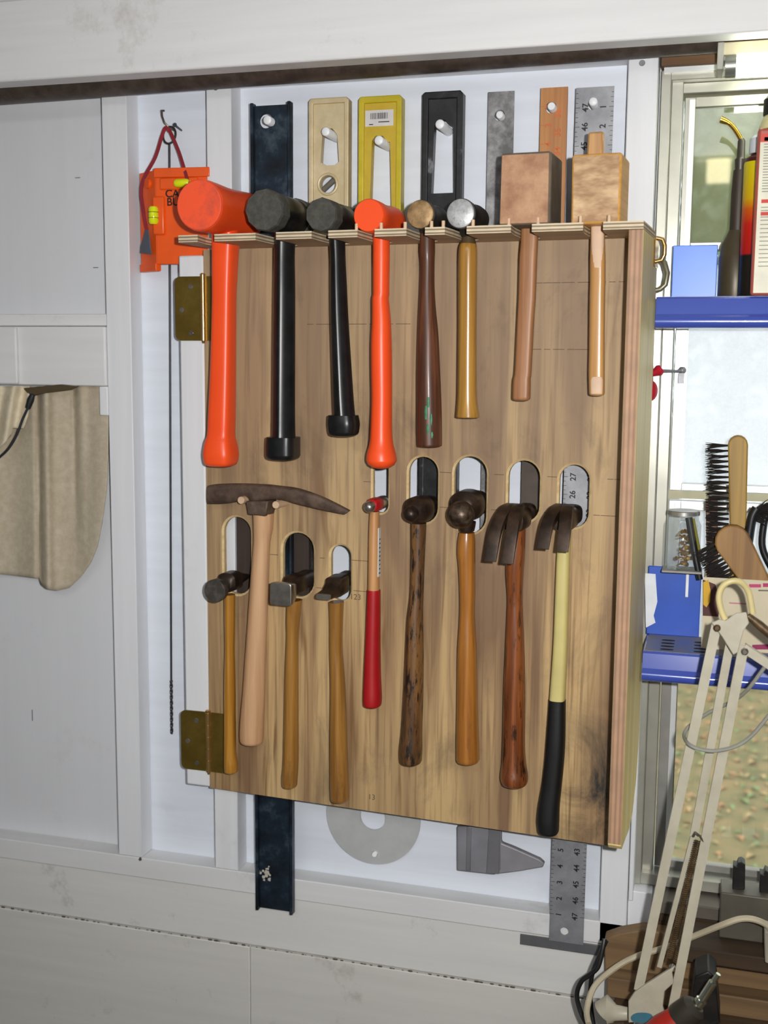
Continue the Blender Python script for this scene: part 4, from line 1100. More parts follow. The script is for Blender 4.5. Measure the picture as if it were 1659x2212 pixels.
for i in range(1, 48):
    z = zbl + .004 + .0254 * (i - .25); f = (zt - z) / (zt - zbl); xo = x0 + dx * f
    if z > zt - .004: break
    for q in range(4):
        zz = z + .00635 * q; ln = (.006, .003, .004, .003)[q]
        mk.box(xo, xo + ln, YS0 - .0002, YS0, zz - .0003, zz + .0003); mk.box(xo + .0512 - ln, xo + .0512, YS0 - .0002, YS0, zz - .0003, zz + .0003)
    glyphs(mk, str(i), .0115, lambda a, b: (xo + .0135 - b, YS0 - .00015, z + a))
    glyphs(mk, str(48 - i), .0115, lambda a, b: (xo + .0512 - .0135 - b, YS0 - .00015, z + a))
part(t, 'engraved_numbers', mk, INK, sub=bl)
# pegs
for a in ((577, 259, -.022, .0064, 'white peg through the dark blue beam level'), (703, 284, -.018, .0064, 'white peg holding the small cream level'),
          (818, 303, -.018, .0066, 'white peg holding the yellow level'), (950, 268, -.018, .0066, 'white peg holding the black level'),
          (1079, 248, -.004, .0052, 'white peg through the mottled steel caliper'), (1191, 229, -.008, .0056, 'white peg through the orange wooden rule'),
          (1281, 219, -.016, .0058, 'white peg through the top of the steel square')):
    peg(a[0], a[1], a[2], a[3], a[4])
# clear grey disc below the rack
DISC = worn('grey_acrylic_disc', '#b1b2b2', '#bfc0c0', 18, .4, .7, .35, 0, bump=.02)
cx_, cz_ = WY(805, 1766, .030)
rr = abs(WY(907, 1766, .03)[0] - WY(705, 1766, .03)[0]) / 2
t = thing('disc_template', 'grey round disc with a centre hole showing below the rack', 'disc', (cx_, .034, cz_ - rr))
hx, hz = WY(810, 1844, .03)
part(t, 'plate', plate_with_holes(disc((cx_, cz_), rr, 64), [disc((cx_, cz_), rr * .27, 32), disc((hx, hz), .005, 16)], .030, .034, lambda a, b, d_: (a, d_, b)), [DISC, DISC], smooth=False)
m = MB(); m.tube([(hx, .038, hz), (hx, .026, hz), (hx, .0252, hz)], [.0042, .0042, .0036], 14)
solo('wooden_peg', m, PEGW, 'short white peg in the lower edge of the grey disc', 'peg', (hx, .038, hz), 'white pegs below the rack')
# dark plank hanging behind the two left holes
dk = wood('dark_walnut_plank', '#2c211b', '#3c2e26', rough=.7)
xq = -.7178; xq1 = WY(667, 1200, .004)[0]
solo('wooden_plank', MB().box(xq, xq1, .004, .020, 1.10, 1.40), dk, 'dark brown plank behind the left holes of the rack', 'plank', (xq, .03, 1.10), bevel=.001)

# ================================================================== LEFT: post level, rod, hook
hk = MB(); hx, hz = WY(357, 243, .02); k2x, k2z = WY(362, 268, .02)
hk.tube([(hx + .004, .008, hz), (hx - .001, .010, hz + .001), (hx - .0035, .016, hz - .006), (hx - .0025, .022, hz - .015), (k2x, .026, k2z - .004), (k2x + .001, .038, k2z - .006)], .0016, 8)
solo('wall_hook', hk, plain('dull_wire', '#6d6455', .35, .7), 'small wire hook screwed into the white panel', 'hook', (k2x, .038, k2z))
nl = MB(); nx, nz_ = WY(378, 270, .012); nl.tube([(nx - .002, .038, nz_ - .003), (nx, .012, nz_), (nx, .0115, nz_)], [.0016, .0016, .0034], 10)
solo('nail', nl, plain('blue_grey_nail', '#46505c', .45, .5), 'blue-grey nail beside the wire hook', 'nail', (nx, .038, nz_))
rx, rz = WY(366, 292, .022); rr = .0105
ROD = plain('dark_drill_steel', '#3f3f42', .4, .6)
t = thing('flexible_drill_bit', 'long thin dark drill rod with a ring eye hanging on the hook', 'drill bit', (WY(371, 1585, .03)[0], .03, WY(371, 1585, .03)[1]))
part(t, 'ring', MB().tube([(rx + rr * math.cos(a), .022 + .003 * math.sin(a), rz + rr * 1.25 * math.sin(a)) for a in [2 * math.pi * i / 26 for i in range(26)]], .0017, 8, closed=True), plain('dark_wire_ring', '#4a443c', .4, .6))
p0 = W3(366, 312, .024); p1 = W3(369, 1200, .032); p2 = W3(370, 1470, .032); p3 = W3(371, 1585, .032)
part(t, 'shaft', MB().tube([p0, p1, p2], .0017, 10), ROD)
tw = MB(); N = 60; rings = []
for i in range(N + 1):
    f = i / N; c = Vector(p2).lerp(Vector(p3), f); r = .0027
    rings.append([(c.x + r * (1 if j % 6 < 3 else .72) * math.cos(2 * math.pi * j / 12 + i * .5), c.y + r * (1 if j % 6 < 3 else .72) * math.sin(2 * math.pi * j / 12 + i * .5), c.z) for j in range(12)])
tw.loft(rings); part(t, 'twist_tip', tw, ROD)
# post level: two plates meeting at a blunt ridge, vials, red strap
ax_, az = WY(335, 364, -.006); zb_ = WY(335, 571, -.006)[1]; zc_ = (az + zb_) / 2
bb, cc_ = rad(5), rad(32); L1, L2 = .088, .047
ap = Vector((ax_, -.006, 0)); e1 = Vector((math.cos(bb), math.sin(bb), 0)); e2 = Vector((-math.cos(cc_), math.sin(cc_), 0))
n1 = Vector((math.sin(bb), -math.cos(bb), 0)); n2 = Vector((-math.sin(cc_), -math.cos(cc_), 0))
t = thing('post_level', 'bright orange post level with yellow vials hanging by a red strap', 'level', (ax_, -.006, zb_))
def slab(e, nn, a0, a1, z0, z1, t0, t1, mb=None, z0b=None):
    mb = mb or MB(); vs = []
    for z in (0, 1):
        for a, tt in ((a0, t0), (a1, t0), (a1, t1), (a0, t1)):
            p = ap + e * a + nn * tt
            zz = (z1 if z else (z0 if a == a0 or z0b is None else z0b)); vs.append((p.x, p.y, zz))
    return mb.add(vs, [(0, 1, 2, 3), (4, 7, 6, 5), (0, 4, 5, 1), (1, 5, 6, 2), (2, 6, 7, 3), (3, 7, 4, 0)])
fp = part(t, 'front_plate', slab(e1, n1, 0, L1, zb_, az, 0, -.007), ORANGE3, bevel=.0012)
sp_ = part(t, 'side_plate', slab(e2, n2, 0, L2, zb_, az - .002, 0, -.007), ORANGE3, bevel=.0012)
part(t, 'flange', slab(e2, n2, 0, L2 * 1.02, zb_ - .010, zb_ + .002, .002, -.008), ORANGE3, sub=sp_, bevel=.001)
part(t, 'flange', slab(e1, n1, -.001, L1, az - .014, az, .004, -.007), ORANGE3, sub=fp, bevel=.001)
VIAL = plain('glowing_yellow_green_liquid', '#e2ea1c', .15, var=.03)
def pv(a, z, tt, e=e1, nn=n1): p = ap + e * a + nn * tt; return (p.x, p.y, z)
za_ = zc_ + .0075 * 0
zv0, zv1 = WY(330, 485, -.01)[1], WY(330, 447, -.01)[1]
part(t, 'vial_housing', slab(e1, n1, -.004, .016, zv0 - .016, zv1 + .016, .006, 0), ORANGE3, sub=fp, bevel=.004)
v1 = part(t, 'vial', MB().tube([pv(-.001, zv0, .007), pv(-.001, zv0 + .003, .007), pv(-.001, zv1 - .003, .007), pv(-.001, zv1, .007)], [.0055, .0076, .0076, .0055], 16), VIAL, sub=fp)
vm = MB()
for f in (.35, .68):
    z = zv0 + (zv1 - zv0) * f; c = pv(-.001, z, .007); vm.tube([(c[0] + .0078 * math.cos(a), c[1] + .0078 * math.sin(a), z) for a in [2 * math.pi * i / 20 for i in range(20)]], .0004, 6, closed=True)
part(t, 'vial_line', vm, INK, sub=fp)
zh_ = WY(396, 396, -.006)[1]
a_v0 = (WY(378, 396, -.008)[0] - ax_) / math.cos(bb); a_v1 = (WY(408, 396, -.008)[0] - ax_) / math.cos(bb)
part(t, 'vial_housing', slab(e1, n1, a_v0 - .026, a_v1 + .012, zh_ - .009, zh_ + .009, .004, 0), ORANGE3, sub=fp, bevel=.003)
part(t, 'vial', MB().tube([pv(a_v0, zh_, .006), pv(a_v0 + .003, zh_, .006), pv(a_v1 - .003, zh_, .006), pv(a_v1, zh_, .006)], [.005, .0066, .0066, .005], 16), VIAL, sub=fp)
tx = MB()
for s_, py in (('CA', 418), ('BU', 436)):
    zz = WY(372, py, -.008)[1]; a_c = (WY(370 if s_ == 'CA' else 372, py, -.007)[0] - ax_) / math.cos(bb)
    glyphs(tx, s_, .0165, lambda a, b: pv(a_c + a, zz + b, .0006))
part(t, 'black_lettering', tx, plain('black_print', '#301008', .6), sub=fp)
kb = MB(); z_k = WY(312, 398, .01)[1]; c = pv(.020, z_k, .0, e2, n2); kb.tube([c, (c[0] + n2.x * .004, c[1] + n2.y * .004, z_k)], [.008, .0075], 18)
part(t, 'strap_button', kb, ORANGE3, sub=sp_)
STR = plain('dark_red_elastic', '#8f2630', .6, var=.1)
st = MB()
top = (rx, .020, rz + .0118)
def strap(pts, w_, mb):
    P = cr(pts, 6); rings = []
    for i, p in enumerate(P):
        a = P[max(0, i - 1)]; b = P[min(len(P) - 1, i + 1)]; d_ = Vector(b - a).normalized(); sd = d_.cross(Vector((0, -1, 0)));
        sd = sd.normalized() if sd.length > 1e-4 else Vector((1, 0, 0)); nn = Vector((0, -1, 0))
        c = Vector(p); rings.append([c + sd * w_ + nn * .0006, c - sd * w_ + nn * .0006, c - sd * w_ - nn * .0006, c + sd * w_ - nn * .0006])
    mb.loft(rings)
ps = pv(.030, WY(300, 400, .01)[1], .006, e2, n2)
strap([(rx + .0045, .013, rz + .004), (rx - .0015, .013, rz + .0095), (rx - .008, .013, rz - .002), (ax_ - .004, .003, az + .018), ps, pv(.024, zc_ + .005, .007, e2, n2), pv(.017, zc_ - .02, .006, e2, n2)], .0028, st)
strap([(rx + .0015, .0145, rz + .009), (rx + .007, .013, rz + .001), (WY(385, 330, .0)[0], .004, WY(385, 330, 0)[1]), (WY(404, 385, -.008)[0], -.0085, WY(404, 385, -.008)[1]), (WY(405, 395, -.007)[0], -.0065, WY(405, 395, -.007)[1])], .0026, st)
part(t, 'strap', st, STR)
ct = MB(); zq = WY(318, 520, .0)[1]
p_ = [pv(.012, zq + .016, .006, e2, n2), pv(.002, zq - .022, .007, e2, n2), pv(.036, zq - .018, .006, e2, n2), pv(.034, zq - .008, .006, e2, n2), pv(.020, zq + .016, .006, e2, n2)]
q_ = [tuple(np.array(v) + np.array((n2.x, n2.y, 0)) * .002) for v in p_]
ct.add(p_ + q_, [(0, 1, 2, 3, 4), (9, 8, 7, 6, 5)] + [(i, (i + 1) % 5, 5 + (i + 1) % 5, 5 + i) for i in range(5)])
part(t, 'strap_tab', ct, plain('grey_blue_tab', '#5a606c', .5))

# ================================================================== LEFT: drop cloth under the rail, cord
CLOTH = worn('canvas_cloth', '#b3a68f', '#c2b6a0', 90, .4, .66, .9, 0, bump=.2)
def cloth(outline_top, bottom_fn, px0, px1, nx, nz, yfn):
    mb = MB(); V = []
    for i in range(nx + 1):
        px = px0 + (px1 - px0) * i / nx
        for j in range(nz + 1):
            f = j / nz; py = outline_top + (bottom_fn(px) - outline_top) * f
            y = yfn(px, py); x, z = WY(px, py, y); V.append((x, y, z))
    F = [(i * (nz + 1) + j, (i + 1) * (nz + 1) + j, (i + 1) * (nz + 1) + j + 1, i * (nz + 1) + j + 1) for i in range(nx) for j in range(nz)]
    return mb.add(V, F)
def bot(px):
    K = [(-400, 1225), (-60, 1236), (0, 1240), (84, 1250), (86, 1262), (100, 1272), (122, 1276), (150, 1270), (175, 1245), (196, 1215), (210, 1180), (222, 1120), (231, 1050), (234, 990)]
    for (a, b), (c, d_) in zip(K, K[1:]):
        if a <= px <= c: return b + (d_ - b) * (px - a) / max(c - a, 1e-6)
    return K[-1][1]
def ycl(px, py):
    s1 = 85 + (py - 835) * .012; s2 = 160 + (py - 835) * .02
    y = .014 + .006 * math.sin(px * .05)
    y -= .013 * math.exp(-((px - s1 - 14) / 12) ** 2) - .010 * math.exp(-((px - s1 + 4) / 6) ** 2)
    y -= (.009 * math.exp(-((px - s2 - 14) / 11) ** 2) - .008 * math.exp(-((px - s2 + 2) / 6) ** 2)) * max(0, 1 - (py - 835) / 380)
    y -= .004 * math.sin((py - 835) * .012 + px * .02)
    return min(.033, y)
m = cloth(834, bot, -220, 234, 130, 40, ycl)
o = solo('canvas_cloth', m, CLOTH, 'tan canvas cloth hanging under the left white rail', 'cloth', (-1.05, .02, 1.2), ang=80)
md = o.modifiers.new('thick', 'SOLIDIFY'); md.thickness = .0016; md.offset = 1
def bot2(px): return min(1010, 926 + (40 - px) * 1.0) if px < 25 else 925 - max(0, px - 50) * 2.4
m = cloth(834, bot2, -220, 62, 90, 16, lambda px, py: -.012 + .007 * math.sin(px * .16 + py * .03) - .006 * math.sin(px * .07) - (py - 834) * .00008)
o = solo('canvas_cloth', m, worn('cream_cloth', '#cfc2a6', '#dccfb5', 60, rough=.9, bump=.2), 'bunched cream cloth at the far left under the white rail', 'cloth', (-1.08, 0, 1.45), ang=80)
md = o.modifiers.new('thick', 'SOLIDIFY'); md.thickness = .0016; md.offset = 1
cl = MB(); cl.prism(pxpoly([(62, 838), (140, 830), (176, 834), (160, 842), (100, 850), (84, 854), (70, 848)], .0), lambda a, b, d_: (a, d_, b), -.016, -.0045)
t = thing('spring_clip', 'flat brown metal clip holding the tan cloth under the rail', 'clip', W3(100, 845, 0))
part(t, 'jaw', cl, plain('brown_clip_metal', '#5a4c36', .5, .3), bevel=.001)
t = thing('extension_cord', 'thin black cord with plug hanging over the tan cloth', 'cord', W3(62, 880, -.014))
part(t, 'plug', MB().tube([W3(71, 852, -.027), W3(66, 864, -.027), W3(60, 882, -.027)], [.004, .0058, .0045], 10), plain('black_plug', '#16181d', .5))
part(t, 'cord', MB().tube([tuple(p) for p in cr([W3(60, 882, -.027), W3(48, 908, -.027), W3(36, 940, -.027), W3(16, 972, -.027), W3(-20, 1004, -.027)], 6)], .0021, 8), plain('dark_cord', '#22262e', .5))

# ================================================================== RIGHT: blue steel shelves
BLUE = plain('glossy_blue_enamel', '#3c4fa6', .2, var=.05, scale=10, coat=.6)
BLUEL = plain('blue_bracket_enamel', '#4f86ee', .35, var=.1, scale=14)
GRYM = worn('worn_grey_shelf_top', '#8b8478', '#6f7fae', 16, .45, .6, .5, .2, bump=.05)


SLOTM = plain('slot_shadow_black', '#14161c', .8)


def steel_shelf(z, lab, xl=-.0825, back=.008):
    t = thing('steel_shelf', lab, 'shelf', (xl, back, z - .04), 'blue steel shelves at the window')
    y0 = -.108; xr = .62
    bead = [(y0 + .0085 + .0085 * math.cos(a), z - .0315 + .0085 * math.sin(a)) for a in [rad(q) for q in range(120, 271, 15)]]
    pr = [(back, z), (y0 + .012, z), (y0 + .0095, z - .0025), (y0 + .0058, z - .022)] + bead + [(y0 + .022, z - .0400), (y0 + .022, z - .038), (y0 + .010, z - .037), (y0 + .012, z - .006), (back, z - .003)]
    m = MB(); m.prism(pr, lambda a, b, d_: (d_, a, b), xl, xr); part(t, 'tray', m, BLUE, ang=20)
    ts = MB(); ts.box(xl + .002, xr, y0 + .014, back, z + .0001, z + .0006); tp = part(t, 'top_skin', ts, GRYM)
    for cx0 in (-.052, -.008, .05, .10, .16, .22):
        for k in range(4):
            yy = y0 + .026 + k * .018; sl = MB(); sl.prism([(cx0 - .009 + .009 * math.cos(a) * .99 + .009, yy + .0032 * math.sin(a)) for a in [2 * math.pi * i / 14 for i in range(14)]], lambda a, b, d_: (a, b, d_), z + .0004, z + .0012)
            part(t, 'slot', sl, SLOTM, sub=tp)
    return t


ZSU, ZSL = 1.6335, 1.163
t = steel_shelf(ZSU, 'upper blue steel shelf holding a brown bottle and cans')
(a0, b0), (a1, b1) = WY(1450, 640, .006), WY(1551, 529, .006)
part(t, 'back_bracket', MB().box(a0, a1, .004, .0078, ZSU + .0004, b1), BLUEL, bevel=.001)
t = steel_shelf(ZSL, 'lower blue steel shelf holding brushes and a box, slots in its top')
(a0, b0), (a1, b1) = WY(1408, 1370, .006), WY(1516, 1228, .006)
bk = part(t, 'back_bracket', MB().box(a0 - .008, a1, .004, .0078, ZSL + .0004, b1), plain('deep_blue_bracket', '#2450b4', .4, var=.15, scale=16), bevel=.001)
(a0, b0), (a1, b1) = WY(1480, 1290, .0035), WY(1489, 1230, .0035)
part(t, 'bracket_slot', MB().box(a0, a1, .0032, .0045, b0, b1), WHITE, sub=bk, bevel=.0008)
ow = MB(); (a0, b0) = WY(1394, 1356, .002); (a1, b1) = WY(1416, 1238, .002)
ow.prism(pxpoly([(1393, 1238), (1416, 1240), (1420, 1300), (1412, 1330), (1416, 1345), (1395, 1356)], .0034), lambda a, b, d_: (a, d_, b), .003, .0045)
part(t, 'paint_overspray', ow, plain('white_overspray', '#dcdfe4', .6), sub=bk)

# --- things on the upper shelf
zu = ZSU + .0007
def lathe(x, y, prof, n=28, mi=0):
    m = MB(); m.loft([[(x + r * math.cos(2 * math.pi * j / n), y + r * math.sin(2 * math.pi * j / n), z) for j in range(n)] for z, r in prof]); return m
yb = -.010; rb = .0222
xb = WY(1551, 600, yb)[0] + rb
def zy(py, y, px=1590): return WY(px, py, y)[1]
t = thing('oil_can', 'dark olive bottle-shaped can with a bent brass spout on the upper shelf', 'oil can', (xb, yb, zu))
OLV = plain('dark_olive_metal', '#4a4130', .4, .3, var=.12)
part(t, 'body', lathe(xb, yb, [(zu, rb * .97), (zu + .002, rb), (zy(556, yb), rb), (zy(553, yb), rb * .96), (zy(530, yb), rb * .9), (zy(512, yb), rb * .66), (zy(498, yb), rb * .5)]), OLV)
part(t, 'neck', lathe(xb, yb, [(zy(505, yb), rb * .47), (zy(420, yb), rb * .46), (zy(375, yb), rb * .40), (zy(368, yb), rb * .38)]), plain('dark_brown_neck', '#3a3129', .5, .2))
part(t, 'valve', lathe(xb, yb, [(zy(372, yb), rb * .30), (zy(345, yb), rb * .34), (zy(340, yb), rb * .24), (zy(305, yb), rb * .22), (zy(300, yb), rb * .14)]), plain('dark_valve_metal', '#4f4a45', .4, .6))
xn = xb
part(t, 'spout', MB().tube([tuple(p) for p in cr([(xn, yb, zy(306, yb)), W3(1600, 300, yb), W3(1588, 280, yb), W3(1575, 266, yb), W3(1557, 258, yb)], 5)], [.0032] * 16 + [.0036, .0042, .0044, .0044, .0046], 12), plain('brass_spout', '#b8923a', .25, .9))
# spray can with flame-coloured label
yc = -.047; rc = .0208; xc = WY(1600, 500, yc)[0] + rc
t = thing('spray_can', 'spray can with a yellow to red to black label behind the white tin', 'can', (xc, yc, zu))
mt, n_, l_, b_ = _mat('flame_label'); b_.inputs['Roughness'].default_value = .35
tc = n_.new('ShaderNodeTexCoord'); sx = n_.new('ShaderNodeSeparateXYZ'); l_.new(tc.outputs['Object'], sx.inputs['Vector'])
mr = n_.new('ShaderNodeMapRange'); mr.inputs['From Min'].default_value = 0; mr.inputs['From Max'].default_value = .165; l_.new(sx.outputs['Z'], mr.inputs['Value'])
rp = n_.new('ShaderNodeValToRGB'); e = rp.color_ramp.elements
e[0].position = 0; e[0].color = lin('#0c0a0c'); e[1].position = 1; e[1].color = lin('#c9b808')
for pos, c in ((.325, '#0c0a0c'), (.34, '#a50f12'), (.56, '#b51a10'), (.68, '#c4560c'), (.76, '#c8a008')): q = e.new(pos); q.color = lin(c)
l_.new(mr.outputs['Result'], rp.inputs['Fac']); l_.new(rp.outputs['Color'], b_.inputs['Base Color'])
zt_ = zy(352, yc, 1620)
part(t, 'body', lathe(xc, yc, [(zu, rc * .98), (zu + .002, rc), (zt_ - .002, rc), (zt_, rc * .97)]), mt)
part(t, 'shoulder', lathe(xc, yc, [(zt_, rc * .97), (zt_ + .005, rc * .9), (zt_ + .009, rc * .62), (zt_ + .012, rc * .55)]), plain('dark_red_shoulder', '#4a1a14', .3, .3))
part(t, 'clear_cap', lathe(xc, yc, [(zt_ + .011, rc * .7), (zt_ + .014, rc * .74), (zt_ + .03, rc * .7), (zt_ + .034, rc * .5)]), plain('cloudy_cap', '#c4cad0', .2))
# white tin with red border
yt = -.106
(tx0, tz0), (tx1, tz1) = WY(1622, 636, yt), WY(1636, 280, yt)
tx0 = WY(1622, 600, yt)[0]; zt_ = WY(1640, 276, yt)[1]
t = thing('solvent_tin', 'white rectangular tin with red bordered label and black cap on the upper shelf', 'tin', (tx0 + .05, yt, zu))
part(t, 'body', MB().box(tx0, tx0 + .105, yt, yt + .036, zu, zt_), plain('brown_red_tin', '#a8574a', .4, var=.05), bevel=.004)
lbl = part(t, 'label', MB().box(tx0 + .0035, tx0 + .1015, yt - .0008, yt + .001, zu + .003, zt_ - .008), plain('cream_label', '#dcd8c2', .5))
part(t, 'red_band', MB().box(tx0 + .0035, tx0 + .1015, yt - .0013, yt - .0008, zt_ - .0175, zt_ - .0075), plain('red_band', '#d23a26', .5), sub=lbl)
tl = MB()
for py in list(range(312, 420, 6)) + list(range(448, 470, 7)) + list(range(476, 580, 9)):
    z = WY(1645, py, yt)[1]; tl.box(tx0 + .008, tx0 + .098 - random.uniform(0, .02), yt - .0012, yt - .0008, z - .0005, z + .0004)
part(t, 'small_print', tl, plain('grey_print', '#77776f', .6), sub=lbl)
tl = MB()
for py, a in ((301, .09), (435, .085), (462, .08)):
    z = WY(1645, py, yt)[1]
    part(t, 'red_print', MB().box(tx0 + .008, tx0 + a, yt - .0013, yt - .0008, z - .0022, z + .0022), plain('red_print', '#c8382c', .6), sub=lbl)
xk = tx0 + .030; yk = yt + .018
part(t, 'collar', lathe(xk, yk, [(zt_ - .001, .029), (zt_ + .004, .0285), (zt_ + .014, .0245), (zt_ + .0165, .023)]), plain('cream_collar', '#d9d19a', .45))
part(t, 'cap', lathe(xk, yk, [(zt_ + .0145, .0215), (zt_ + .018, .0245), (zt_ + .036, .0245), (zt_ + .040, .021), (zt_ + .048, .0165), (zt_ + .052, .015), (zt_ + .053, .012)]), plain('black_cap', '#17150f', .6))

# --- things on the lower shelf
zl = ZSL + .0007
BRW = wood('brush_back_wood', '#8a6a2c', '#a88538', rough=.55)
BRW2 = wood('brown_brush_back', '#7a552a', '#96703a', rough=.55)
BRI = plain('dark_bristle', '#1c1715', .7, var=.3, scale=200)
# carton
yx = -.060; x0_ = WY(1517, 1330, yx)[0]; zt_ = WY(1580, 1250, yx)[1]
t = thing('carton', 'open cream carton with magenta and yellow print holding the brushes', 'box', (x0_ + .06, yx, zl))
CART = plain('cream_carton', '#c9bda2', .7, var=.06)
cm = MB(); x1_ = x0_ + .17; yk_ = yx + .062
cm.box(x0_, x1_, yx, yx + .0015, zl, zt_); cm.box(x0_, x1_, yk_ - .0015, yk_, zl, zt_); cm.box(x0_, x0_ + .0015, yx + .0015, yk_ - .0015, zl, zt_); cm.box(x1_ - .0015, x1_, yx + .0015, yk_ - .0015, zl, zt_); cm.box(x0_ + .0015, x1_ - .0015, yx + .0015, yk_ - .0015, zl, zl + .0015)
cb_ = part(t, 'box_body', cm, CART)
def decal(name, pts, mat, off=.0004):
    m = MB(); m.prism(pxpoly(pts, yx - off), lambda a, b, d_: (a, d_, b), yx - off, yx); part(t, name, m, mat, sub=cb_)
decal('dark_panel', [(1518, 1252), (1545, 1262), (1556, 1296), (1552, 1332), (1518, 1330)], plain('maroon_print', '#4a1d1a', .6), .0003)
decal('yellow_shape', [(1519, 1258), (1530, 1252), (1535, 1275), (1534, 1300), (1526, 1312), (1519, 1306)], plain('golden_print', '#c79a16', .6), .0006)
decal('magenta_band', [(1625, 1393), (1659, 1392), (1700, 1391), (1700, 1403), (1625, 1403)], plain('magenta_print', '#8d1f52', .6))
decal('magenta_lettering', [(1618, 1262), (1644, 1262), (1644, 1269), (1618, 1269)], plain('magenta_print2', '#b8386a', .6))
decal('magenta_lettering', [(1648, 1260), (1690, 1260), (1690, 1268), (1648, 1268)], plain('magenta_print3', '#a82a5c', .6))
decal('grey_lettering', [(1638, 1274), (1690, 1275), (1690, 1278), (1638, 1277)], plain('grey_print2', '#6a6458', .6))
decal('pink_lettering', [(1575, 1301), (1612, 1303), (1612, 1306), (1575, 1304)], plain('pink_print', '#b87a80', .6))


def brush(lab, base_px, top_px, width, y, mat, bris_side, blen, f0, f1, nrow=22, dep=.018):
    """wooden back from base to top, rows of bristles along one edge"""
    b = Vector(W3(*base_px, y)); tpt = Vector(W3(*top_px, y)); ax = (tpt - b); L = ax.length; ax.normalize(); sd = Vector((ax.z, 0, -ax.x))
    t = thing('scrub_brush', lab, 'brush', tuple(b), 'brushes standing in the carton')
    P = []
    for i in range(9): a = math.pi * i / 8; P.append((L - width * .5 + width * .5 * math.sin(a), width * .5 * math.cos(a)))
    P = [(0, width * .36)] + P + [(0, -width * .36)]
    m = MB(); m.prism(P, lambda a, s_, d_: tuple(b + ax * a + sd * s_ + Vector((0, d_, 0))), -dep / 2, dep / 2); part(t, 'back', m, mat, bevel=.002)
    br = MB(); rnd = random.Random(hash(lab) % 1000)
    for i in range(nrow):
        f = f0 + (f1 - f0) * i / (nrow - 1)
        for k in range(3):
            for q in range(7):
                o_ = b + ax * (L * f) + sd * (bris_side * width * .46) + Vector((0, (k - 1) * dep * .3, 0))
                d_ = (sd * bris_side + ax * rnd.uniform(-.12, .12) + Vector((0, rnd.uniform(-.18, .18), 0))).normalized() * blen * rnd.uniform(.82, 1.05)
                m_ = o_ + d_ * .5 + ax * rnd.uniform(-.001, .001)
                e_ = o_ + d_ + ax * rnd.uniform(-.002, .002)
                br.tube([o_, m_, e_], [.0008, .0006, .0003], 4)
    ob = part(t, 'bristles', br, BRI, smooth=False); ob['kind'] = 'stuff'
    return t


yb = -.030
brush('tall wooden wire brush standing upright, dark bristles on its left', (1594, 1250), (1594, 940), .026, -.022, BRW, -1, .030, .20, .93, 21)
brush('short brown brush leaning left in front of the tall brush', (1640, 1266), (1563, 1138), .046, -.049, BRW2, -1, .030, .10, .84, 13)
# two black-handled wire brushes at the right edge
BLKP = plain('black_plastic', '#15161a', .4)
for k, (pts, lab) in enumerate((([(1622, 1262), (1640, 1236), (1630, 1205), (1615, 1178), (1624, 1120), (1635, 1098)], 'curved black handled brush at the right edge of the carton'), ([(1690, 1262), (1660, 1215), (1646, 1175), (1652, 1120), (1668, 1090)], 'second black handled brush, partly cut off by the picture edge'))):
    t = thing('wire_brush', lab, 'brush', W3(*pts[0], -.035 + .02 * k), 'brushes standing in the carton')
    part(t, 'handle', MB().tube([tuple(p) for p in cr([W3(*p, -.038 + .022 * k) for p in pts[:4]], 5)], .005, 10), BLKP)
    hd = MB(); hd.tube([tuple(p) for p in cr([W3(*p, -.038 + .022 * k) for p in pts[3:]], 5)], .0065, 10); part(t, 'head', hd, BLKP)
    br = MB(); rnd = random.Random(k)
    a_ = Vector(W3(*pts[-2], -.038 + .022 * k)); b_2 = Vector(W3(*pts[-1], -.038 + .022 * k))
    for i in range(130):
        o_ = a_.lerp(b_2, rnd.random() * 1.2 - .1); d_ = Vector((rnd.uniform(.3, 1), rnd.uniform(-.5, .5), rnd.uniform(-.3, .6))).normalized() * rnd.uniform(.014, .022)
        br.tube([o_, o_ + d_], [.0008, .0004], 4)
    ob = part(t, 'bristles', br, BRI, smooth=False); ob['kind'] = 'stuff'
# jar with brass screws, small tools behind
yj = -.012; xj = WY(1474, 1180, yj)[0]; rj = .0245; zjt = zy(1108, yj, 1470); zj0 = WY(1470, 1226, yj)[1]
t = thing('glass_jar', 'small glass jar of brass screws on top of the blue shelf bracket', 'jar', (xj, yj, zj0))
JG = pane('jar_glass', .12, .12, '#d5dade', (.92, .94, .94))
ztop_br = WY(1416, 1228, .006)[1]
jt = MB(); jt.loft([[(xj + r * math.cos(2 * math.pi * j / 26), yj + r * math.sin(2 * math.pi * j / 26), z) for j in range(26)] for z, r in ((zj0, rj * .9), (zj0 + .003, rj), (zjt - .016, rj), (zjt - .009, rj * .86), (zjt, rj * .86))], cap=True); part(t, 'glass', jt, JG)
part(t, 'lid', lathe(xj, yj, [(zjt - .002, rj * .9), (zjt + .003, rj * .9), (zjt + .004, rj * .85)]), plain('tin_lid', '#a9a7a2', .35, .7))
solo('jar_stand', MB().box(xj - .026, xj + .028, yj - .026, .003, zj0 - .004, zj0 - .0004), ALUD, 'thin grey ledge under the glass jar', 'ledge', (xj, yj, zj0 - .004), bevel=.001)
BRZ = plain('gold_brass_screw', '#c79a2c', .25, .9)
rnd = random.Random(5)
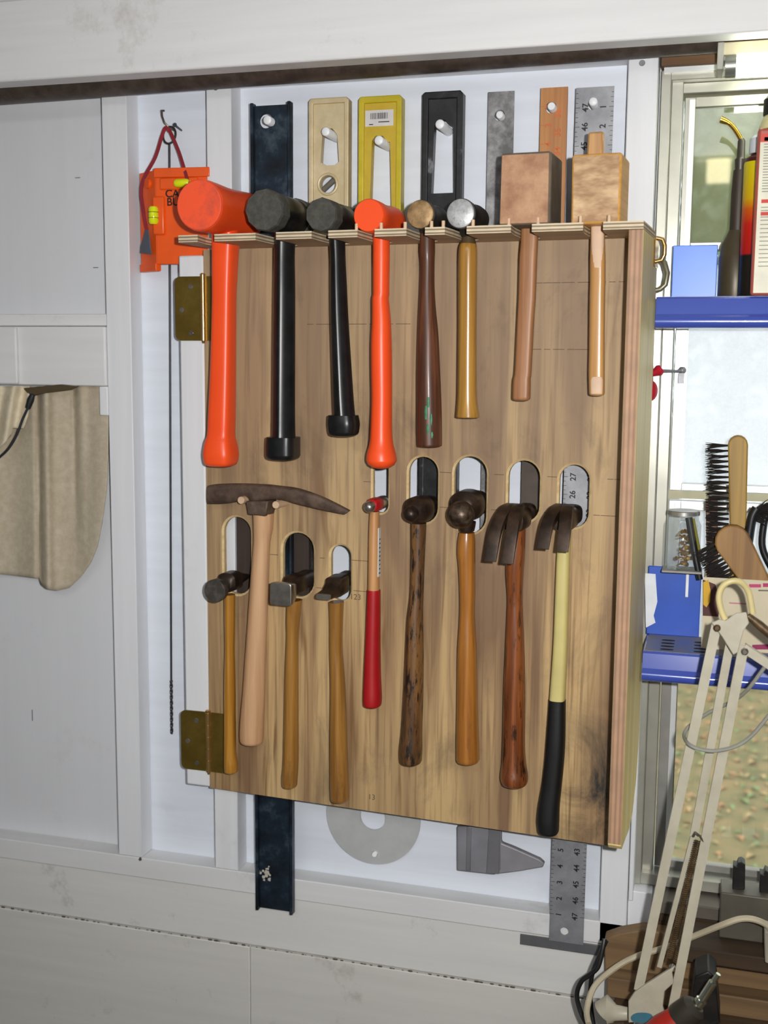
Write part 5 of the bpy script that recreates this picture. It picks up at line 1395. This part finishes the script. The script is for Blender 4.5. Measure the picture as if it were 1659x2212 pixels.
for i in range(40):
    a, q = rnd.uniform(0, 6.28), rnd.uniform(0, rj * .62); zz = zj0 + .006 + (i // 6) * .0075
    c = Vector((xj + .004 + q * .8 * math.cos(a), yj + q * .8 * math.sin(a), zz)); d_ = Vector((rnd.uniform(-1, 1), rnd.uniform(-1, 1), rnd.uniform(-.4, .4))).normalized() * .006
    m = MB(); m.tube([c - d_, c + d_ * .7, c + d_ * .75, c + d_], [.0008, .0014, .0032, .0022], 8)
    solo('brass_screw', m, BRZ, 'small brass screw inside the glass jar', 'screw', tuple(c), 'brass screws in the glass jar')
t = thing('putty_knife', 'black and olive tool handle leaning beside the glass jar', 'tool', W3(1512, 1250, -.02))
part(t, 'handle', MB().tube([W3(1512, 1252, -.028), W3(1500, 1190, -.026), W3(1488, 1118, -.024)], [.004, .0055, .005], 10), BLKP)
part(t, 'scale', MB().tube([W3(1515, 1215, -.032), W3(1509, 1180, -.031), W3(1498, 1120, -.030)], [.0015, .002, .0015], 8), plain('olive_strip', '#7a7324', .5))
t = thing('scrub_brush', 'brown block brush standing behind the tall brush', 'brush', W3(1540, 1255, .0))
part(t, 'block', MB().prism(pxpoly([(1527, 1250), (1524, 1082), (1536, 1076), (1550, 1074), (1552, 1250)], -.006), lambda a, b, d_: (a, d_, b), -.006, .003), plain('brown_block', '#6a4a38', .6), bevel=.001)

# --- red window latch
t = thing('window_latch', 'red-handled metal latch on the bright window jamb', 'latch', W3(1420, 800, .03))
RED = plain('red_latch_enamel', '#b3182a', .4)
part(t, 'red_lever', MB().tube([W3(1394, 810, .01), W3(1412, 806, .01), W3(1424, 800, .01), W3(1430, 796, .01)], [.004, .0045, .008, .006], 14), RED)
part(t, 'stem', MB().tube([W3(1430, 801, .014), W3(1462, 802, .03), W3(1472, 801, .036)], [.0025, .002, .003], 10), GREYSTEEL)
part(t, 'stem_end', MB().sphere(W3(1474, 800, .038), .0055, 14).box(WY(1466, 812, .04)[0], WY(1478, 812, .04)[0], .034, .045, WY(1470, 828, .04)[1], WY(1470, 806, .04)[1]), GREYSTEEL)
part(t, 'red_knob', MB().sphere(W3(1404, 844, .008), .0135, 18, sc=(.8, .8, 1.1)), RED)
part(t, 'clip_body', MB().tube([W3(1402, 790, .012), W3(1400, 822, .014)], [.006, .007], 12), plain('green_grey_metal', '#59625c', .5, .3))

# ================================================================== RIGHT BOTTOM: bench and clutter
BENW = wood('worn_bench_wood', '#453524', '#5f4a30', axis='x', scale=.5, rough=.7)
BENL = wood('lighter_bench_batten', '#6a5238', '#866a48', axis='x', scale=.5, rough=.65)
ZBN = .650
t = thing('workbench', 'worn brown wooden workbench under the window', 'workbench', (.6, -.3, 0))
part(t, 'top', MB().box(-.105, 1.6, -.62, -.004, ZBN - .045, ZBN), BENW, bevel=.002)
for x in (-.06, 1.5):
    for y in (-.58, -.08): part(t, 'leg', MB().box(x - .04, x + .04, y - .04, y + .04, 0, ZBN - .045), BENW)
xb0 = WY(1306, 2040, -.03)[0]
bs = MB(); bs.prism([(WY(1308, 2100, -.03)[0], ZBN), (1.55, ZBN), (1.55, WY(1500, 2060, -.03)[1]), (WY(1390, 2010, -.03)[0], WY(1390, 2006, -.03)[1]), (WY(1340, 2018, -.03)[0], WY(1340, 2014, -.03)[1]), (WY(1306, 2028, -.03)[0], WY(1306, 2026, -.03)[1])], lambda a, b, d_: (a, d_, b), -.034, -.0075)
part(t, 'back_board', bs, BENL, bevel=.002)
solo('wood_batten', MB().box(WY(1312, 2120, -.075)[0], 1.2, -.082, -.050, ZBN + .0003, ZBN + .030), BENL, 'long brown batten lying at the back of the workbench', 'batten', (.3, -.066, ZBN), bevel=.002)
# black slotted blocks on the sill
BLKB = worn('sooty_black_block', '#0f0d0c', '#1f1a17', 40)
for k, (l, r, t_, b, lab) in enumerate(((1582, 1610, 1862, 1922, 'black notched bit holder standing on the grey block by the window'), (1640, 1662, 1880, 1945, 'black forked holder at the right edge under the window'))):
    m = MB(); m.prism(pxpoly([(l, b), (l + 2, t_ + 8), (l + 10, t_ + 10), (l + 13, t_ + 2), (r - 8, t_), (r, t_ + 6), (r - 1, b)], -.045), lambda a, b_, d_: (a, d_, b_), -.045, -.025)
    solo('bit_holder', m, BLKB, lab, 'bit holder', W3(l, b, -.04), bevel=.001)
gx0, gz0 = WY(1556, 1948, -.060); gz1 = WY(1600, 1908, -.060)[1]
solo('steel_block', MB().box(gx0, gx0 + .10, -.060, -.013, .752, WY(1590, 1921, -.045)[1] - .0003), plain('dull_grey_block', '#5c574c', .5, .2), 'dull grey metal block under the black bit holder', 'block', (gx0, -.04, .752), bevel=.002)
solo('sill_shelf', MB().box(-.02, 1.0, -.10, -.0125, .730, .7515), DARKW, 'dark ledge below the window sill carrying the grey block', 'ledge', (0, -.05, .73), bevel=.002)
# white cable over the bench, black cables
CABW = plain('cream_cable', '#b9ad93', .5); CABB = plain('black_cable', '#191919', .45); CABG = plain('grey_cable', '#8b8a80', .45)
def cable(name, lab, pts, r, mat, k=7):
    m = MB(); m.tube([tuple(p) for p in cr(pts, k)], r, 9); return solo(name, m, mat, lab, 'cable', tuple(pts[0]))
cable('power_cable', 'cream cable arching from the lamp base over the bench to the right edge', [W3(1272, 2212, -.20), W3(1268, 2180, -.18), W3(1285, 2130, -.15), W3(1330, 2090, -.12), W3(1375, 2066, -.11), W3(1440, 2046, -.10), W3(1500, 2022, -.11), W3(1560, 1998, -.12), W3(1600, 1985, -.12), W3(1635, 1988, -.12), W3(1665, 2008, -.12), W3(1680, 2060, -.12)], .0042, CABW)
cable('power_cable', 'outer black cable looping over the left end of the bench', [W3(1275, 2225, -.14), W3(1256, 2190, -.125), W3(1246, 2150, -.12), W3(1256, 2120, -.12), W3(1275, 2105, -.12), W3(1292, 2088, -.12), W3(1302, 2050, -.115), W3(1306, 2028, -.11)], .0034, CABB)
cable('power_cable', 'inner black cable hanging along the left end of the bench', [W3(1283, 2220, -.115), W3(1276, 2170, -.11), W3(1278, 2110, -.115), W3(1297, 2060, -.11), W3(1310, 2030, -.105)], .0034, CABB)

# ================================================================== LAMP ARM
ARM = worn('rust_flecked_cream_enamel', '#aaa390', '#b9b29e', 30, .3, .6, .4, 0, bump=.05)
RUST = worn('rusty_brown_spring', '#4d3c28', '#7a6242', 60, .4, .65, .5, .5, bump=.2)
YA = -.24
def AP(px, py, dy=0): return W3(px, py, YA + dy)
t = thing('swing_arm_lamp', 'cream swing-arm lamp with rusty springs in front of the window', 'lamp', AP(1400, 2200))
def chan(p, q, w_, dep, dy=0):
    """open channel bar between two points"""
    a, b = Vector(AP(*p, dy)), Vector(AP(*q, dy)); d_ = (b - a).normalized(); sd = Vector((d_.z, 0, -d_.x)); f = Vector((0, 1, 0)); rings = []
    prof = [(-w_, 0), (w_, 0), (w_, dep), (w_ - .001, dep), (w_ - .001, .001), (-w_ + .001, .001), (-w_ + .001, dep), (-w_, dep)]
    m = MB(); m.loft([[c + sd * u_ + f * v_ for u_, v_ in prof] for c in (a, b)]); return m
part(t, 'arm_bar', chan((1549, 1345), (1379, 2140), .0058, .011), ARM, smooth=False)
part(t, 'arm_bar', chan((1607, 1395), (1450, 2196), .0058, .011, -.004), ARM, smooth=False)
part(t, 'arm_bar', chan((1576, 1395), (1499, 1808), .0050, .010, .016), ARM, smooth=False)
part(t, 'arm_bar', chan((1499, 1800), (1424, 2090), .0030, .010, .018), ARM, smooth=False)
part(t, 'upper_arm', chan((1606, 1400), (1700, 1462), .0052, .010, -.008), ARM, smooth=False)
pl_ = [(1537, 1345), (1553, 1338), (1568, 1340), (1590, 1324), (1612, 1322), (1618, 1345), (1606, 1362), (1594, 1408), (1584, 1414), (1560, 1375)]
part(t, 'elbow_plate', MB().prism([WY(a, b, YA - .008) for a, b in pl_], lambda a, b, d_: (a, d_, b), YA - .010, YA - .007), ARM, bevel=.0008)
part(t, 'elbow_plate', MB().prism([WY(a, b, YA + .014) for a, b in pl_], lambda a, b, d_: (a, d_, b), YA + .012, YA + .0145), ARM, bevel=.0008)
for px, py, m_ in ((1549, 1357, RUST), (1609, 1408, STEELB), (1452, 2092, STEELB), (1374, 2175, RUST)):
    c = AP(px, py, -.012); part(t, 'rivet', MB().tube([(c[0], c[1] + .004, c[2]), c, (c[0], c[1] - .002, c[2])], [.0042, .0042, .0025], 14), m_)
part(t, 'handle_loop', MB().tube([tuple(p) for p in cr([AP(1566, 1338, -.004), AP(1557, 1315, -.004), AP(1553, 1290, -.004), AP(1560, 1268, -.004), AP(1578, 1256, -.004), AP(1600, 1258, -.002), AP(1616, 1276, 0), AP(1622, 1300, 0), AP(1626, 1326, 0)], 6)], .0038, 12), plain('yellowed_cream_tube', '#cdbd85', .4))
part(t, 'spring_rod', MB().tube([AP(1615, 1330, -.006), AP(1640, 1350, -.006), AP(1690, 1392, -.006)], [.004, .0055, .0055], 12), RUST)
def coil(p, q, r, turns, wr, dy):
    a, b = Vector(AP(*p, dy)), Vector(AP(*q, dy)); d_ = (b - a).normalized(); s1 = d_.cross(Vector((0, 1, 0))).normalized(); s2 = d_.cross(s1); N = turns * 8; P = []
    for i in range(N + 1): an = 2 * math.pi * i / 8; P.append(a.lerp(b, i / N) + s1 * r * math.cos(an) + s2 * r * math.sin(an))
    m = MB(); m.tube(P, wr, 5); return m
part(t, 'spring', coil((1507, 1815), (1446, 2070), .0034, 60, .0009, .004), RUST)
part(t, 'spring', coil((1520, 1825), (1460, 2080), .0034, 60, .0009, .010), RUST)
part(t, 'spring_hook', MB().tube([AP(1498, 1806, .0), AP(1502, 1798, -.004), AP(1512, 1806, -.004), AP(1522, 1822, -.002), AP(1516, 1832, .004)], .0016, 8), STEELB)
bp_ = [(1458, 2084), (1452, 2098), (1456, 2120), (1436, 2138), (1432, 2170), (1436, 2186), (1420, 2200), (1358, 2206), (1358, 2160), (1372, 2140), (1392, 2126)]
bpl = part(t, 'base_bracket', MB().prism([WY(a, b, YA - .012) for a, b in bp_], lambda a, b, d_: (a, d_, b), YA - .016, YA - .012), ARM, bevel=.001)
part(t, 'base_bracket', MB().prism([WY(a, b, YA + .016) for a, b in bp_], lambda a, b, d_: (a, d_, b), YA + .0145, YA + .018), ARM, bevel=.001)
bd = MB(); c = Vector(AP(1386, 2198, -.0165)); bd.loft([[(c.x + .0135 * k * math.copysign(abs(math.cos(a)) ** .8, math.cos(a)), c.y + d_, c.z + .0068 * k * math.sin(a) + .003 * math.cos(a)) for a in [2 * math.pi * i / 24 for i in range(24)]] for d_, k in ((0, 1), (-.0012, .96))])
part(t, 'badge', bd, plain('teal_badge', '#3f6f80', .4), sub=bpl)
part(t, 'clamp_knob', MB().tube([AP(1356, 2190, 0), AP(1330, 2188, 0), AP(1312, 2180, 0), AP(1306, 2186, 0)], [.008, .010, .018, .016], 20), ARM)
post = Vector(AP(1385, 2200))
part(t, 'post', MB().cyl((post.x, YA, ZBN + .004), (post.x, YA, post.z + .004), .009, n=18), STEELB)
part(t, 'base_plate', MB().cyl((post.x, YA, ZBN + .0004), (post.x, YA, ZBN + .0044), .04, n=30), ARM)
part(t, 'lamp_cable', MB().tube([tuple(p) for p in cr([AP(1700, 1385, .0), AP(1659, 1432, .0), AP(1625, 1478, .002), AP(1604, 1500, .012), AP(1580, 1516, .025), AP(1530, 1540, .03), AP(1490, 1568, .028), AP(1478, 1588, .014), AP(1486, 1606, -.012), AP(1510, 1618, -.016), AP(1545, 1622, -.016), AP(1590, 1612, -.012), AP(1625, 1588, -.008), AP(1659, 1548, -.004), AP(1700, 1500, 0)], 6)], .0024, 9), CABG)

# rotary tool with red body and chrome bit, in front at the bottom
YD = -.30
def RP(px, py, dy=0): return W3(px, py, YD + dy)
t = thing('screwdriver', 'red tool with a chrome shaft pointing up at the bottom edge', 'tool', RP(1450, 2225))
part(t, 'body', MB().tube([RP(1400, 2262), RP(1440, 2228), RP(1468, 2202)], [.021, .022, .017], 20), plain('red_tool_body', '#a8261c', .4))
part(t, 'dark_collar', MB().tube([RP(1462, 2207), RP(1476, 2194), RP(1498, 2176), RP(1506, 2170)], [.0165, .0175, .0165, .010], 20), plain('dark_collar', '#3a352c', .5, .3))
part(t, 'chrome_shaft', MB().tube([RP(1500, 2178), RP(1516, 2160), RP(1517, 2158), RP(1540, 2122), RP(1542, 2119), RP(1552, 2104)], [.007, .007, .0052, .0052, .0032, .003], 16), plain('chrome', '#d9dcc8', .12, 1.0, var=.02))
solo('power_strip', MB().prism([WY(a, b, -.20) for a, b in ((1490, 2190), (1500, 2110), (1530, 2098), (1546, 2112), (1556, 2212), (1500, 2225))], lambda a, b, d_: (a, d_, b), -.20, -.15), BLKB, 'dark block standing on the bench behind the chrome shaft', 'block', (WY(1520, 2160, -.2)[0], -.17, ZBN), bevel=.002)
solo('wall_charger', MB().prism([WY(a, b, -.115) for a, b in ((1651, 2010), (1690, 2012), (1690, 2090), (1652, 2078))], lambda a, b, d_: (a, d_, b), -.118, -.084), plain('grey_cream_plug', '#9c9484', .5), 'cream plug block at the right edge above the bench', 'plug', (WY(1655, 2040, -.115)[0], -.10, WY(1655, 2080, -.115)[1]), bevel=.002)
